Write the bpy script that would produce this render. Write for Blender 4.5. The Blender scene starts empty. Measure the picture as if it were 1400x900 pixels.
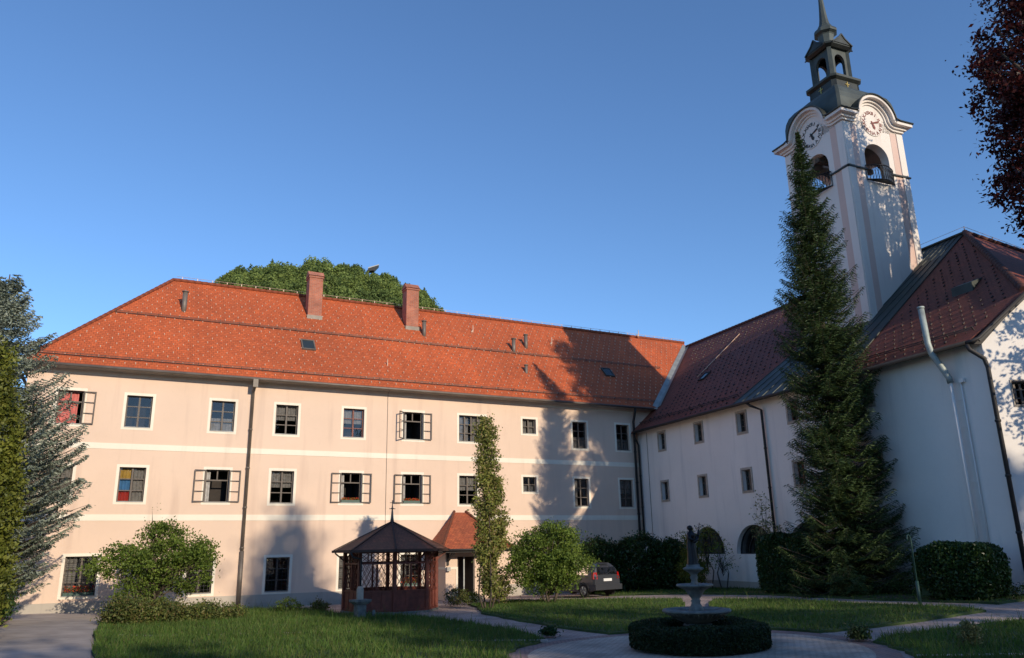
import bpy, bmesh, math, random
import numpy as np
from mathutils import Vector, Matrix
R = math.radians
scene = bpy.context.scene
C = scene.collection

# ------------------------------------------------------------------ camera
FPX, CY = 1052.52, 12.75
YAW, PITCH, ROLL = 0.4666, 0.2661, -0.0190
cf = Vector((math.sin(YAW)*math.cos(PITCH), math.cos(YAW)*math.cos(PITCH), math.sin(PITCH)))
cr0 = Vector((math.cos(YAW), -math.sin(YAW), 0)); cu0 = cr0.cross(cf)
cr = cr0*math.cos(ROLL) + cu0*math.sin(ROLL); cu = cu0*math.cos(ROLL) - cr0*math.sin(ROLL)
cam = bpy.data.cameras.new('camera'); camo = bpy.data.objects.new('camera', cam); C.objects.link(camo)
camo.matrix_world = Matrix(((cr.x, cu.x, -cf.x, 0), (cr.y, cu.y, -cf.y, -40.12), (cr.z, cu.z, -cf.z, 2.5), (0, 0, 0, 1)))
cam.sensor_width = 36; cam.lens = FPX/1400*36; cam.shift_y = CY/1400
cam.clip_start = 0.1; cam.clip_end = 6000
scene.camera = camo

# ------------------------------------------------------------------ light
SUN = Vector((0.18, -1.0, 0.352)).normalized()
world = bpy.data.worlds.new('World'); scene.world = world; world.use_nodes = True
nt = world.node_tree; nt.nodes.clear()
sky = nt.nodes.new('ShaderNodeTexSky'); sky.sky_type = 'NISHITA'; sky.sun_disc = False
sky.sun_elevation = math.asin(SUN.z); sky.sun_rotation = math.atan2(SUN.x, SUN.y)
sky.altitude = 400; sky.air_density = 1.0; sky.dust_density = 0.1; sky.ozone_density = 5.5
bg = nt.nodes.new('ShaderNodeBackground'); bg.inputs[1].default_value = 0.14
wo = nt.nodes.new('ShaderNodeOutputWorld')
nt.links.new(sky.outputs[0], bg.inputs[0]); nt.links.new(bg.outputs[0], wo.inputs[0])
sl = bpy.data.lights.new('sun', 'SUN'); sl.energy = 3.0; sl.angle = R(0.55); sl.color = (1.0, 0.86, 0.66)
so = bpy.data.objects.new('sun', sl); C.objects.link(so); so.rotation_euler = SUN.to_track_quat('Z', 'Y').to_euler()
scene.view_settings.view_transform = 'Standard'; scene.view_settings.look = 'None'
scene.view_settings.exposure = 0.5; scene.view_settings.gamma = 1
scene.cycles.max_bounces = 8; scene.cycles.transparent_max_bounces = 12
scene.cycles.use_denoising = True

# ------------------------------------------------------------------ helpers
def ss(t):
    t = min(1.0, max(0.0, t)); return t*t*(3-2*t)
def gh(x, y):   # gentle rise of the courtyard away from the long facade
    return .15*ss(-y/10) + ss((x-10)/16)*.02*min(24, max(0, -y)) + .2*ss((2-x)/5)

def newmat(name):
    m = bpy.data.materials.new(name); m.use_nodes = True
    return m, m.node_tree, m.node_tree.nodes['Principled BSDF']
def ramp(t, fac, cols):
    r = t.nodes.new('ShaderNodeValToRGB'); t.links.new(fac, r.inputs[0])
    el = r.color_ramp.elements
    while len(el) < len(cols): el.new(0.5)
    for e, (p, c) in zip(el, cols): e.position = p; e.color = (*c, 1)
    return r
def noise(t, vec, scale, detail=4, rough=.55):
    n = t.nodes.new('ShaderNodeTexNoise'); n.inputs['Scale'].default_value = scale
    n.inputs['Detail'].default_value = detail; n.inputs['Roughness'].default_value = rough
    if vec is not None: t.links.new(vec, n.inputs['Vector'])
    return n
def bump(t, h, b, strength=.3, dist=.02):
    n = t.nodes.new('ShaderNodeBump'); n.inputs['Strength'].default_value = strength; n.inputs['Distance'].default_value = dist
    t.links.new(h, n.inputs['Height']); t.links.new(n.outputs[0], b.inputs['Normal']); return n
def mapping(t, vec, scale=(1, 1, 1), rot=(0, 0, 0)):
    m = t.nodes.new('ShaderNodeMapping'); m.inputs['Scale'].default_value = scale; m.inputs['Rotation'].default_value = rot
    t.links.new(vec, m.inputs['Vector']); return m.outputs[0]
def mixc(t, fac, a, b, mode='MIX'):
    m = t.nodes.new('ShaderNodeMix'); m.data_type = 'RGBA'; m.blend_type = mode
    for sck, v in ((m.inputs[0], fac), (m.inputs[6], a), (m.inputs[7], b)):
        if isinstance(v, (int, float)): sck.default_value = v
        elif isinstance(v, tuple): sck.default_value = (*v, 1)
        else: t.links.new(v, sck)
    return m.outputs[2]

def m_plain(name, col, rough=.6, metal=0, var=.12, scale=3, bstr=.15):
    m, t, b = newmat(name); tc = t.nodes.new('ShaderNodeTexCoord').outputs['Object']
    n = noise(t, tc, scale); c2 = tuple(max(0, c*(1-var)) for c in col); c1 = tuple(min(1, c*(1+var*.6)) for c in col)
    r = ramp(t, n.outputs[0], [(.3, c2), (.7, c1)]); t.links.new(r.outputs[0], b.inputs['Base Color'])
    b.inputs['Roughness'].default_value = rough; b.inputs['Metallic'].default_value = metal
    n2 = noise(t, tc, scale*14); bump(t, n2.outputs[0], b, bstr, .01)
    return m
def m_plaster(name, col, stain, low_stain=None, zlow=1.2):
    m, t, b = newmat(name); tc = t.nodes.new('ShaderNodeTexCoord').outputs['Object']
    n = noise(t, tc, .35, 6); r = ramp(t, n.outputs[0], [(.35, tuple(c*.93 for c in col)), (.65, col)])
    st = noise(t, mapping(t, tc, (1.3, 1.3, .12)), 1.1, 5)          # rain streaks
    f = ramp(t, st.outputs[0], [(.54, (0, 0, 0)), (.78, (.65, .65, .65))])
    c = mixc(t, f.outputs[0], r.outputs[0], stain)
    fn = noise(t, tc, 5, 5); f2 = ramp(t, fn.outputs[0], [(.55, (0, 0, 0)), (.8, (.35, .35, .35))])
    c = mixc(t, f2.outputs[0], c, tuple(x*.85 for x in col))
    if low_stain:
        sx = t.nodes.new('ShaderNodeSeparateXYZ'); t.links.new(tc, sx.inputs[0])
        nz = noise(t, tc, 1.6, 5); mm = t.nodes.new('ShaderNodeMath'); mm.operation = 'MULTIPLY_ADD'
        t.links.new(nz.outputs[0], mm.inputs[0]); mm.inputs[1].default_value = 1.6; t.links.new(sx.outputs[2], mm.inputs[2])
        f3 = ramp(t, mm.outputs[0], [(.2, (.8, .8, .8)), (1.0, (0, 0, 0))])
        dv = t.nodes.new('ShaderNodeMath'); dv.operation = 'DIVIDE'; t.links.new(mm.outputs[0], dv.inputs[0]); dv.inputs[1].default_value = zlow*2
        t.links.new(dv.outputs[0], f3.inputs[0]); c = mixc(t, f3.outputs[0], c, low_stain)
    t.links.new(c, b.inputs['Base Color']); b.inputs['Roughness'].default_value = .92; b.inputs['Specular IOR Level'].default_value = .2
    nb_ = noise(t, tc, 30, 4); bump(t, nb_.outputs[0], b, .25, .008)
    return m
def m_tiles(name, c1, c2, c3, bw=.2, rh=.17):
    m, t, b = newmat(name); uv = t.nodes.new('ShaderNodeUVMap').outputs[0]
    br = t.nodes.new('ShaderNodeTexBrick'); br.inputs['Scale'].default_value = 1; br.inputs['Brick Width'].default_value = bw
    br.inputs['Row Height'].default_value = rh; br.inputs['Mortar Size'].default_value = .008; br.inputs['Mortar Smooth'].default_value = .6
    br.inputs['Color1'].default_value = (*c1, 1); br.inputs['Color2'].default_value = (*c2, 1); br.inputs['Mortar'].default_value = (*[c*.45 for c in c3], 1)
    t.links.new(uv, br.inputs['Vector'])
    n = noise(t, uv, .5, 6, .65); f = ramp(t, n.outputs[0], [(.45, (0, 0, 0)), (.75, (.6, .6, .6))])
    c = mixc(t, f.outputs[0], br.outputs[0], c3)
    nb2 = noise(t, uv, .13, 4, .7); fb2 = ramp(t, nb2.outputs[0], [(.35, (.78, .8, .82)), (.65, (1.08, 1.06, 1.04))]); c = mixc(t, 1.0, c, fb2.outputs[0], 'MULTIPLY')
    vs = t.nodes.new('ShaderNodeTexWhiteNoise'); sn = t.nodes.new('ShaderNodeVectorMath'); sn.operation = 'SNAP'; sn.inputs[1].default_value = (bw, rh, 1); t.links.new(uv, sn.inputs[0]); t.links.new(sn.outputs[0], vs.inputs[0]); fv = ramp(t, vs.outputs[0], [(0, (.90, .90, .90)), (.85, (1.03, 1.03, 1.03)), (1, (1.15, 1.12, 1.1))]); c = mixc(t, 1.0, c, fv.outputs[0], 'MULTIPLY')
    n3 = noise(t, mapping(t, uv, (2.5, .25, 1)), 1.4, 5); f3 = ramp(t, n3.outputs[0], [(.5, (0, 0, 0)), (.8, (.45, .45, .45))])
    c = mixc(t, f3.outputs[0], c, tuple(x*.55 for x in c3))
    t.links.new(c, b.inputs['Base Color']); b.inputs['Roughness'].default_value = .75
    sx = t.nodes.new('ShaderNodeSeparateXYZ'); t.links.new(uv, sx.inputs[0])
    md = t.nodes.new('ShaderNodeMath'); md.operation = 'WRAP'; t.links.new(sx.outputs[1], md.inputs[0]); md.inputs[1].default_value = rh; md.inputs[2].default_value = 0
    ml = t.nodes.new('ShaderNodeMath'); ml.operation = 'MULTIPLY'; t.links.new(md.outputs[0], ml.inputs[0]); ml.inputs[1].default_value = -4
    ad = t.nodes.new('ShaderNodeMath'); ad.operation = 'SUBTRACT'; t.links.new(ml.outputs[0], ad.inputs[0]); t.links.new(br.outputs['Fac'], ad.inputs[1])
    bump(t, ad.outputs[0], b, .7, .03)
    return m
def m_brick(name, c1, c2, mortar, bw=.25, rh=.08, msz=.008, coord='UV', rough=.9, scale=1):
    m, t, b = newmat(name)
    uv = t.nodes.new('ShaderNodeUVMap').outputs[0] if coord == 'UV' else t.nodes.new('ShaderNodeTexCoord').outputs['Object']
    br = t.nodes.new('ShaderNodeTexBrick'); br.inputs['Scale'].default_value = scale; br.inputs['Brick Width'].default_value = bw
    br.inputs['Row Height'].default_value = rh; br.inputs['Mortar Size'].default_value = msz
    br.inputs['Color1'].default_value = (*c1, 1); br.inputs['Color2'].default_value = (*c2, 1); br.inputs['Mortar'].default_value = (*mortar, 1)
    t.links.new(uv, br.inputs['Vector'])
    n = noise(t, uv, .8, 6, .7); f = ramp(t, n.outputs[0], [(.4, (.5, .5, .5)), (.7, (1.1, 1.1, 1.1))])
    c = mixc(t, .8, br.outputs[0], f.outputs[0], 'MULTIPLY'); t.links.new(c, b.inputs['Base Color']); b.inputs['Roughness'].default_value = rough
    iv = t.nodes.new('ShaderNodeMath'); iv.operation = 'MULTIPLY'; iv.inputs[1].default_value = -1; t.links.new(br.outputs['Fac'], iv.inputs[0]); bump(t, iv.outputs[0], b, .4, .01)
    return m
def m_leaf(name, c1, c2, trans=.35, rough=.55, c3=None):
    m, t, b = newmat(name)
    g = t.nodes.new('ShaderNodeNewGeometry'); tc = t.nodes.new('ShaderNodeTexCoord').outputs['Object']
    r = ramp(t, g.outputs['Random Per Island'], [(0, c1), (1, c2)] if not c3 else [(0, c1), (.6, c2), (1, c3)])
    n = noise(t, tc, 1.1, 3); f = ramp(t, n.outputs[0], [(.3, (.6, .62, .6)), (.7, (1.25, 1.2, 1.1))])
    c = mixc(t, 1.0, r.outputs[0], f.outputs[0], 'MULTIPLY')
    t.links.new(c, b.inputs['Base Color']); b.inputs['Roughness'].default_value = rough; b.inputs['Specular IOR Level'].default_value = .3
    tr = t.nodes.new('ShaderNodeBsdfTranslucent'); t.links.new(c, tr.inputs[0])
    mx = t.nodes.new('ShaderNodeMixShader'); mx.inputs[0].default_value = trans
    t.links.new(b.outputs[0], mx.inputs[1]); t.links.new(tr.outputs[0], mx.inputs[2])
    t.links.new(mx.outputs[0], t.nodes['Material Output'].inputs[0])
    return m
def m_glass(name='window_glass', tint=.6, base=.02):
    m, t, b = newmat(name); t.nodes.remove(b)
    tr = t.nodes.new('ShaderNodeBsdfTransparent'); tr.inputs[0].default_value = (tint, tint, tint, 1)
    gl = t.nodes.new('ShaderNodeBsdfGlossy'); gl.inputs['Roughness'].default_value = .02; gl.inputs[0].default_value = (.95, .95, .95, 1)
    tc = t.nodes.new('ShaderNodeTexCoord').outputs['Object']; n = noise(t, tc, 2.2, 2)
    bp = t.nodes.new('ShaderNodeBump'); bp.inputs['Strength'].default_value = .12; bp.inputs['Distance'].default_value = .03
    t.links.new(n.outputs[0], bp.inputs['Height']); t.links.new(bp.outputs[0], gl.inputs['Normal'])
    fr = t.nodes.new('ShaderNodeFresnel'); fr.inputs[0].default_value = 1.5
    ad = t.nodes.new('ShaderNodeMath'); ad.operation = 'ADD'; ad.inputs[1].default_value = base; t.links.new(fr.outputs[0], ad.inputs[0])
    mx = t.nodes.new('ShaderNodeMixShader'); t.links.new(ad.outputs[0], mx.inputs[0]); t.links.new(tr.outputs[0], mx.inputs[1]); t.links.new(gl.outputs[0], mx.inputs[2])
    t.links.new(mx.outputs[0], t.nodes['Material Output'].inputs[0]); return m

M = {}
M['peach'] = m_plaster('peach_plaster', (.74, .555, .43), (.52, .37, .29))
M['band'] = m_plaster('cream_trim', (.84, .76, .63), (.6, .5, .4))
M['plinth'] = m_plaster('grey_plinth', (.45, .40, .34), (.26, .23, .2), (.2, .19, .17), .5)
M['white'] = m_plaster('white_plaster', (.86, .80, .74), (.55, .52, .5), (.45, .4, .38), .9)
M['twhite'] = m_plaster('tower_plaster', (.78, .71, .65), (.5, .42, .38))
M['tpink'] = m_plaster('tower_pink', (.68, .50, .43), (.45, .27, .22))
M['stone'] = m_plain('window_stone', (.42, .36, .30), .85, 0, .25, 4, .3)
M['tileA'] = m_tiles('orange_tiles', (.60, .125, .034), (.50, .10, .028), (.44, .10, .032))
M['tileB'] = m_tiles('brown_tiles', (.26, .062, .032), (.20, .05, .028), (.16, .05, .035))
M['tileP'] = m_tiles('porch_tiles', (.52, .13, .05), (.36, .08, .035), (.28, .08, .04), .18, .13)
M['hook'] = m_plain('pale_hooks', (.62, .42, .30), .45, .0, .1, 5)
M['hook_shaded'] = m_plain('shaded_hooks', (.05, .03, .028), .6, 0, .1, 5)  # same hooks on the shaded roof, with the shade put into their colour
M['copper'] = m_plain('aged_copper', (.06, .07, .062), .55, .2, .35, 1.2, .15)
M['copperd'] = m_plain('dark_copper', (.045, .048, .04), .45, .35, .4, 1.0, .15)
M['zinc'] = m_plain('zinc', (.30, .31, .31), .55, .5, .3, 2)
M['duct'] = m_plain('dull_duct_metal', (.34, .38, .36), .6, .25, .3, 2.5)
M['valley'] = m_plain('valley_sheet', (.33, .34, .32), .45, .4, .2, 2)
M['gutter'] = m_plain('brown_gutter', (.17, .14, .115), .55, .2, .25, 2)
M['gutterd'] = m_plain('dark_gutter', (.028, .024, .023), .65, 0, .25, 2)
M['cornice'] = m_plain('cornice_paint', (.52, .48, .42), .8, 0, .15, 1)
M['frame'] = m_plain('window_wood', (.115, .09, .072), .6, 0, .3, 6)
M['framer'] = m_plain('red_brown_wood', (.17, .045, .03), .6, 0, .3, 6)
M['room'] = m_plain('room_unlit', (.035, .028, .024), .9, 0, .5, 2)  # near-black colour paints in the darkness of the unlit rooms
M['curtain'] = m_plain('net_curtain', (.42, .40, .38), .9, 0, .3, 8)
M['glass'] = m_glass()
M['brickc'] = m_brick('chimney_brick', (.55, .17, .09), (.44, .13, .075), (.42, .3, .24))
M['wood'] = m_plain('gazebo_wood', (.155, .036, .022), .6, 0, .4, 5, .3)
M['shingle'] = m_tiles('brown_shingle', (.26, .085, .045), (.19, .065, .037), (.15, .075, .045), .15, .12)
M['fstone'] = m_plain('fountain_stone', (.15, .16, .155), .75, 0, .45, 6, .4)
M['bronze'] = m_plain('dark_bronze', (.018, .017, .02), .4, .6, .3, 8)
M['bark'] = m_plain('bark', (.10, .075, .055), .95, 0, .5, 7, .9)
M['iron'] = m_plain('black_iron', (.02, .02, .022), .5, .5, .2, 6)
M['gold'] = m_plain('gilt', (.6, .42, .12), .35, .8, .2, 6)
M['concrete'] = m_plain('walk_concrete', (.37, .32, .29), .95, 0, .25, 1.2, .4)
M['tarmac'] = m_brick('paver_red', (.55, .42, .37), (.47, .36, .32), (.26, .2, .17), .22, .11, .01, 'OBJ', .95)
M['paver'] = m_brick('paver_light', (.60, .50, .41), (.52, .43, .36), (.3, .25, .21), .2, .1, .012, 'OBJ', .95)
M['paverring'] = m_brick('paver_ring', (.42, .26, .23), (.36, .23, .2), (.2, .15, .13), .12, .12, .012, 'OBJ', .95)
M['soil'] = m_plain('lawn_soil', (.05, .08, .022), 1, 0, .5, 1.6, .6)
M['earth'] = m_plain('bare_earth', (.075, .05, .035), 1, 0, .5, 1.6, .6)
M['grass'] = m_leaf('grass_blades', (.06, .125, .022), (.105, .19, .035), .4, .6, (.16, .17, .06))
M['spruce'] = m_leaf('spruce_needles', (.03, .065, .024), (.085, .125, .04), .15)
M['cedar'] = m_leaf('cedar_needles', (.15, .19, .15), (.34, .38, .32), .15)
M['thuja'] = m_leaf('thuja_leaves', (.10, .13, .02), (.20, .21, .035), .25)
M['bush'] = m_leaf('bush_leaves', (.08, .14, .022), (.20, .27, .05), .35)
M['poplar'] = m_leaf('column_leaves', (.15, .19, .04), (.33, .35, .09), .35, .55, (.32, .24, .12))
M['laurel'] = m_leaf('laurel_leaves', (.018, .045, .012), (.045, .085, .02), .15, .35)
M['box'] = m_leaf('boxwood_leaves', (.012, .026, .008), (.03, .048, .014), .15)
M['juniper'] = m_leaf('juniper_needles', (.05, .075, .02), (.12, .15, .035), .2, .6, (.16, .12, .05))
M['beech'] = m_leaf('copper_beech_leaves', (.035, .008, .010), (.10, .02, .018), .35, .45)
M['pale'] = m_leaf('sapling_leaves', (.14, .17, .07), (.30, .30, .15), .4)
M['forest'] = m_leaf('forest_leaves', (.12, .18, .045), (.22, .28, .08), .2, .8)
M['flower'] = m_leaf('red_flowers', (.5, .03, .02), (.75, .12, .05), .2)
M['greensh'] = m_leaf('shade_tree_leaves', (.04, .08, .02), (.08, .13, .03), .3)
M['lead'] = m_plain('green_paint', (.025, .07, .055), .5, 0, .2, 6)

class MB:
    """collects faces, with planar uv in metres, and links them as one mesh"""
    def __init__(s): s.v = []; s.f = []; s.m = []; s.uv = []; s.sm = []
    def poly(s, pts, mi=0, smooth=False, uv=None):
        pts = [Vector(p) for p in pts]; i = len(s.v); s.v += [tuple(p) for p in pts]; s.f.append(list(range(i, i+len(pts)))); s.m.append(mi); s.sm.append(smooth)
        if uv is None:
            n = Vector((0, 0, 0))
            for k in range(len(pts)): n += (pts[k]-pts[0]).cross(pts[(k+1) % len(pts)]-pts[0])
            n = n.normalized() if n.length > 0 else Vector((0, 0, 1))
            u = Vector((0, 0, 1)).cross(n); u = u.normalized() if u.length > 1e-4 else Vector((1, 0, 0)); w = n.cross(u)
            uv = [(p.dot(u), p.dot(w)) for p in pts]
        s.uv += uv
    def hexa(s, p, mi=0):   # 8 points: bottom 4 ccw, top 4 ccw
        for q in ((3, 2, 1, 0), (4, 5, 6, 7), (0, 1, 5, 4), (1, 2, 6, 5), (2, 3, 7, 6), (3, 0, 4, 7)): s.poly([p[k] for k in q], mi)
    def box(s, x0, x1, y0, y1, z0, z1, mi=0):
        s.hexa([(x0, y0, z0), (x1, y0, z0), (x1, y1, z0), (x0, y1, z0), (x0, y0, z1), (x1, y0, z1), (x1, y1, z1), (x0, y1, z1)], mi)
    def obox(s, o, a, b, c, mi=0):
        o, a, b, c = map(Vector, (o, a, b, c)); s.hexa([o, o+a, o+a+b, o+b, o+c, o+a+c, o+a+b+c, o+b+c], mi)
    def bar(s, p, q, w, d=None, mi=0, up=(0, 0, 1)):
        p, q = Vector(p), Vector(q); d = d or w; t = (q-p).normalized(); u = Vector(up)
        if abs(t.dot(u)) > .98: u = Vector((1, 0, 0))
        a = t.cross(u).normalized(); b = a.cross(t)
        s.obox(p-a*w/2-b*d/2, a*w, b*d, q-p, mi)
    def tube(s, pts, r, seg=8, mi=0, smooth=True, cap=True):
        pts = [Vector(p) for p in pts]; rs = r if isinstance(r, (list, tuple)) else [r]*len(pts); base = len(s.v)
        pu = None
        for i, p in enumerate(pts):
            t = (pts[min(i+1, len(pts)-1)]-pts[max(i-1, 0)]).normalized()
            u = pu or (Vector((0, 0, 1)) if abs(t.z) < .9 else Vector((1, 0, 0)))
            a = t.cross(u).normalized(); b = a.cross(t).normalized(); pu = b
            for k in range(seg):
                an = 2*math.pi*k/seg; s.v.append(tuple(p+(a*math.cos(an)+b*math.sin(an))*rs[i]))
        for i in range(len(pts)-1):
            for k in range(seg):
                k2 = (k+1) % seg; s.f.append([base+i*seg+k, base+i*seg+k2, base+(i+1)*seg+k2, base+(i+1)*seg+k]); s.m.append(mi); s.sm.append(smooth); s.uv += [(0, 0)]*4
        if cap:
            for i in (0, len(pts)-1):
                fl = [base+i*seg+k for k in range(seg)]; s.f.append(fl if i else fl[::-1]); s.m.append(mi); s.sm.append(False); s.uv += [(0, 0)]*seg
    def lathe(s, prof, seg=16, c=(0, 0), mi=0, smooth=True, ring=None, phase=0):
        ring = ring or (lambda k: (math.cos(2*math.pi*k/seg+phase), math.sin(2*math.pi*k/seg+phase)))
        base = len(s.v)
        for r, z in prof:
            for k in range(seg): a, b = ring(k); s.v.append((c[0]+a*r, c[1]+b*r, z))
        for i in range(len(prof)-1):
            for k in range(seg):
                k2 = (k+1) % seg; s.f.append([base+i*seg+k, base+i*seg+k2, base+(i+1)*seg+k2, base+(i+1)*seg+k]); s.m.append(mi); s.sm.append(smooth)
                s.uv += [(k*.3, i*.3), (k*.3+.3, i*.3), (k*.3+.3, i*.3+.3), (k*.3, i*.3+.3)]
        for i in (0, len(prof)-1):
            fl = [base+i*seg+k for k in range(seg)]; s.f.append(fl if i else fl[::-1]); s.m.append(mi); s.sm.append(False); s.uv += [(0, 0)]*seg
    def build(s, name, mats, parent=None, smooth_angle=None):
        me = bpy.data.meshes.new(name); me.from_pydata(s.v, [], s.f)
        if not isinstance(mats, (list, tuple)): mats = [mats]
        for m in mats: me.materials.append(m)
        me.polygons.foreach_set('material_index', s.m); me.polygons.foreach_set('use_smooth', s.sm)
        ul = me.uv_layers.new(name='UVMap'); ul.data.foreach_set('uv', [c for p in s.uv for c in p]); me.update()
        o = bpy.data.objects.new(name, me); C.objects.link(o)
        if parent: o.parent = parent
        return o

def tag(o, label=None, cat=None, group=None, kind=None):
    if label: o['label'] = label
    if cat: o['category'] = cat
    if group: o['group'] = group
    if kind: o['kind'] = kind
    return o
def thing(name, label, cat, loc=(0, 0, 0), rz=0, group=None):
    o = bpy.data.objects.new(name, None); C.objects.link(o); o.location = loc; o.rotation_euler = (0, 0, rz); o.empty_display_size = .5
    return tag(o, label, cat, group)

def quads_mesh(name, V, mats, parent=None, mi=None, n=4):
    """V: (N,n,3) numpy array, one island per quad"""
    N = len(V); me = bpy.data.meshes.new(name); me.vertices.add(N*n); me.vertices.foreach_set('co', V.reshape(-1).astype(np.float32))
    me.loops.add(N*n); me.loops.foreach_set('vertex_index', np.arange(N*n, dtype=np.int32))
    me.polygons.add(N); me.polygons.foreach_set('loop_start', np.arange(0, N*n, n, dtype=np.int32)); me.polygons.foreach_set('loop_total', np.full(N, n, dtype=np.int32))
    if not isinstance(mats, (list, tuple)): mats = [mats]
    for m in mats: me.materials.append(m)
    if mi is not None: me.polygons.foreach_set('material_index', mi.astype(np.int32))
    me.update(calc_edges=True)
    o = bpy.data.objects.new(name, me); C.objects.link(o)
    if parent: o.parent = parent
    return o
def rnd_unit(rg, n):
    v = rg.normal(size=(n, 3)); return v/np.linalg.norm(v, axis=1, keepdims=True)
def leaves(rg, P, size, flat=0.0, asp=.55):
    """rhombic leaves at points P"""
    n = len(P); d = rnd_unit(rg, n); nn = rnd_unit(rg, n); nn[:, 2] += flat; u = np.cross(d, nn); u /= np.linalg.norm(u, axis=1, keepdims=True)+1e-9
    s = size*(.6+.8*rg.random((n, 1))); V = np.empty((n, 4, 3)); V[:, 0] = P-d*s; V[:, 1] = P+u*s*asp-d*s*.1; V[:, 2] = P+d*s; V[:, 3] = P-u*s*asp-d*s*.1
    return V

# ------------------------------------------------------------------ wall with openings
def wall(mb, O, U, N, W, H, holes, depth=.22, mi=0, rmi=0, arches=(), u0=0):
    """rectangular wall; holes = (u0,u1,v0,v1); arches = (uc, half, v0, spring)"""
    O, U, N = Vector(O), Vector(U), Vector(N); Z = Vector((0, 0, 1))
    hs = list(holes)+[(c-h, c+h, v0, sp+h*rz) for c, h, v0, sp, rz in arches]
    us = sorted(set([u0, W]+[a for h in hs for a in h[:2]])); vs = sorted(set([0, H]+[a for h in hs for a in h[2:]]))
    P = lambda u, v, d=0: O+U*u+Z*v-N*d
    for i in range(len(us)-1):
        for j in range(len(vs)-1):
            uc, vc = (us[i]+us[i+1])/2, (vs[j]+vs[j+1])/2
            if any(h[0] < uc < h[1] and h[2] < vc < h[3] for h in hs): continue
            mb.poly([P(us[i], vs[j]), P(us[i+1], vs[j]), P(us[i+1], vs[j+1]), P(us[i], vs[j+1])], mi)
    for a, b, c, d in holes:
        for q in (((a, c), (a, d)), ((b, d), (b, c)), ((a, d), (b, d)), ((b, c), (a, c))):
            mb.poly([P(*q[0]), P(*q[1]), P(*q[1], depth), P(*q[0], depth)], rmi)
    for c, h, v0, sp, rz in arches:
        A = [(c-h*math.cos(t), sp+h*rz*math.sin(t)) for t in np.linspace(0, math.pi, 17)]
        for k in range(16):
            corner = (c-h, sp+h*rz) if k < 8 else (c+h, sp+h*rz)
            mb.poly([P(*A[k]), P(*A[k+1]), P(*corner)], mi)
            mb.poly([P(*A[k]), P(*A[k], depth), P(*A[k+1], depth), P(*A[k+1])], rmi, True)
        for q in (((c-h, v0), (c-h, sp)), ((c+h, sp), (c+h, v0)), ((c+h, v0), (c-h, v0))):
            mb.poly([P(*q[0]), P(*q[1]), P(*q[1], depth), P(*q[0], depth)], rmi)

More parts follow.
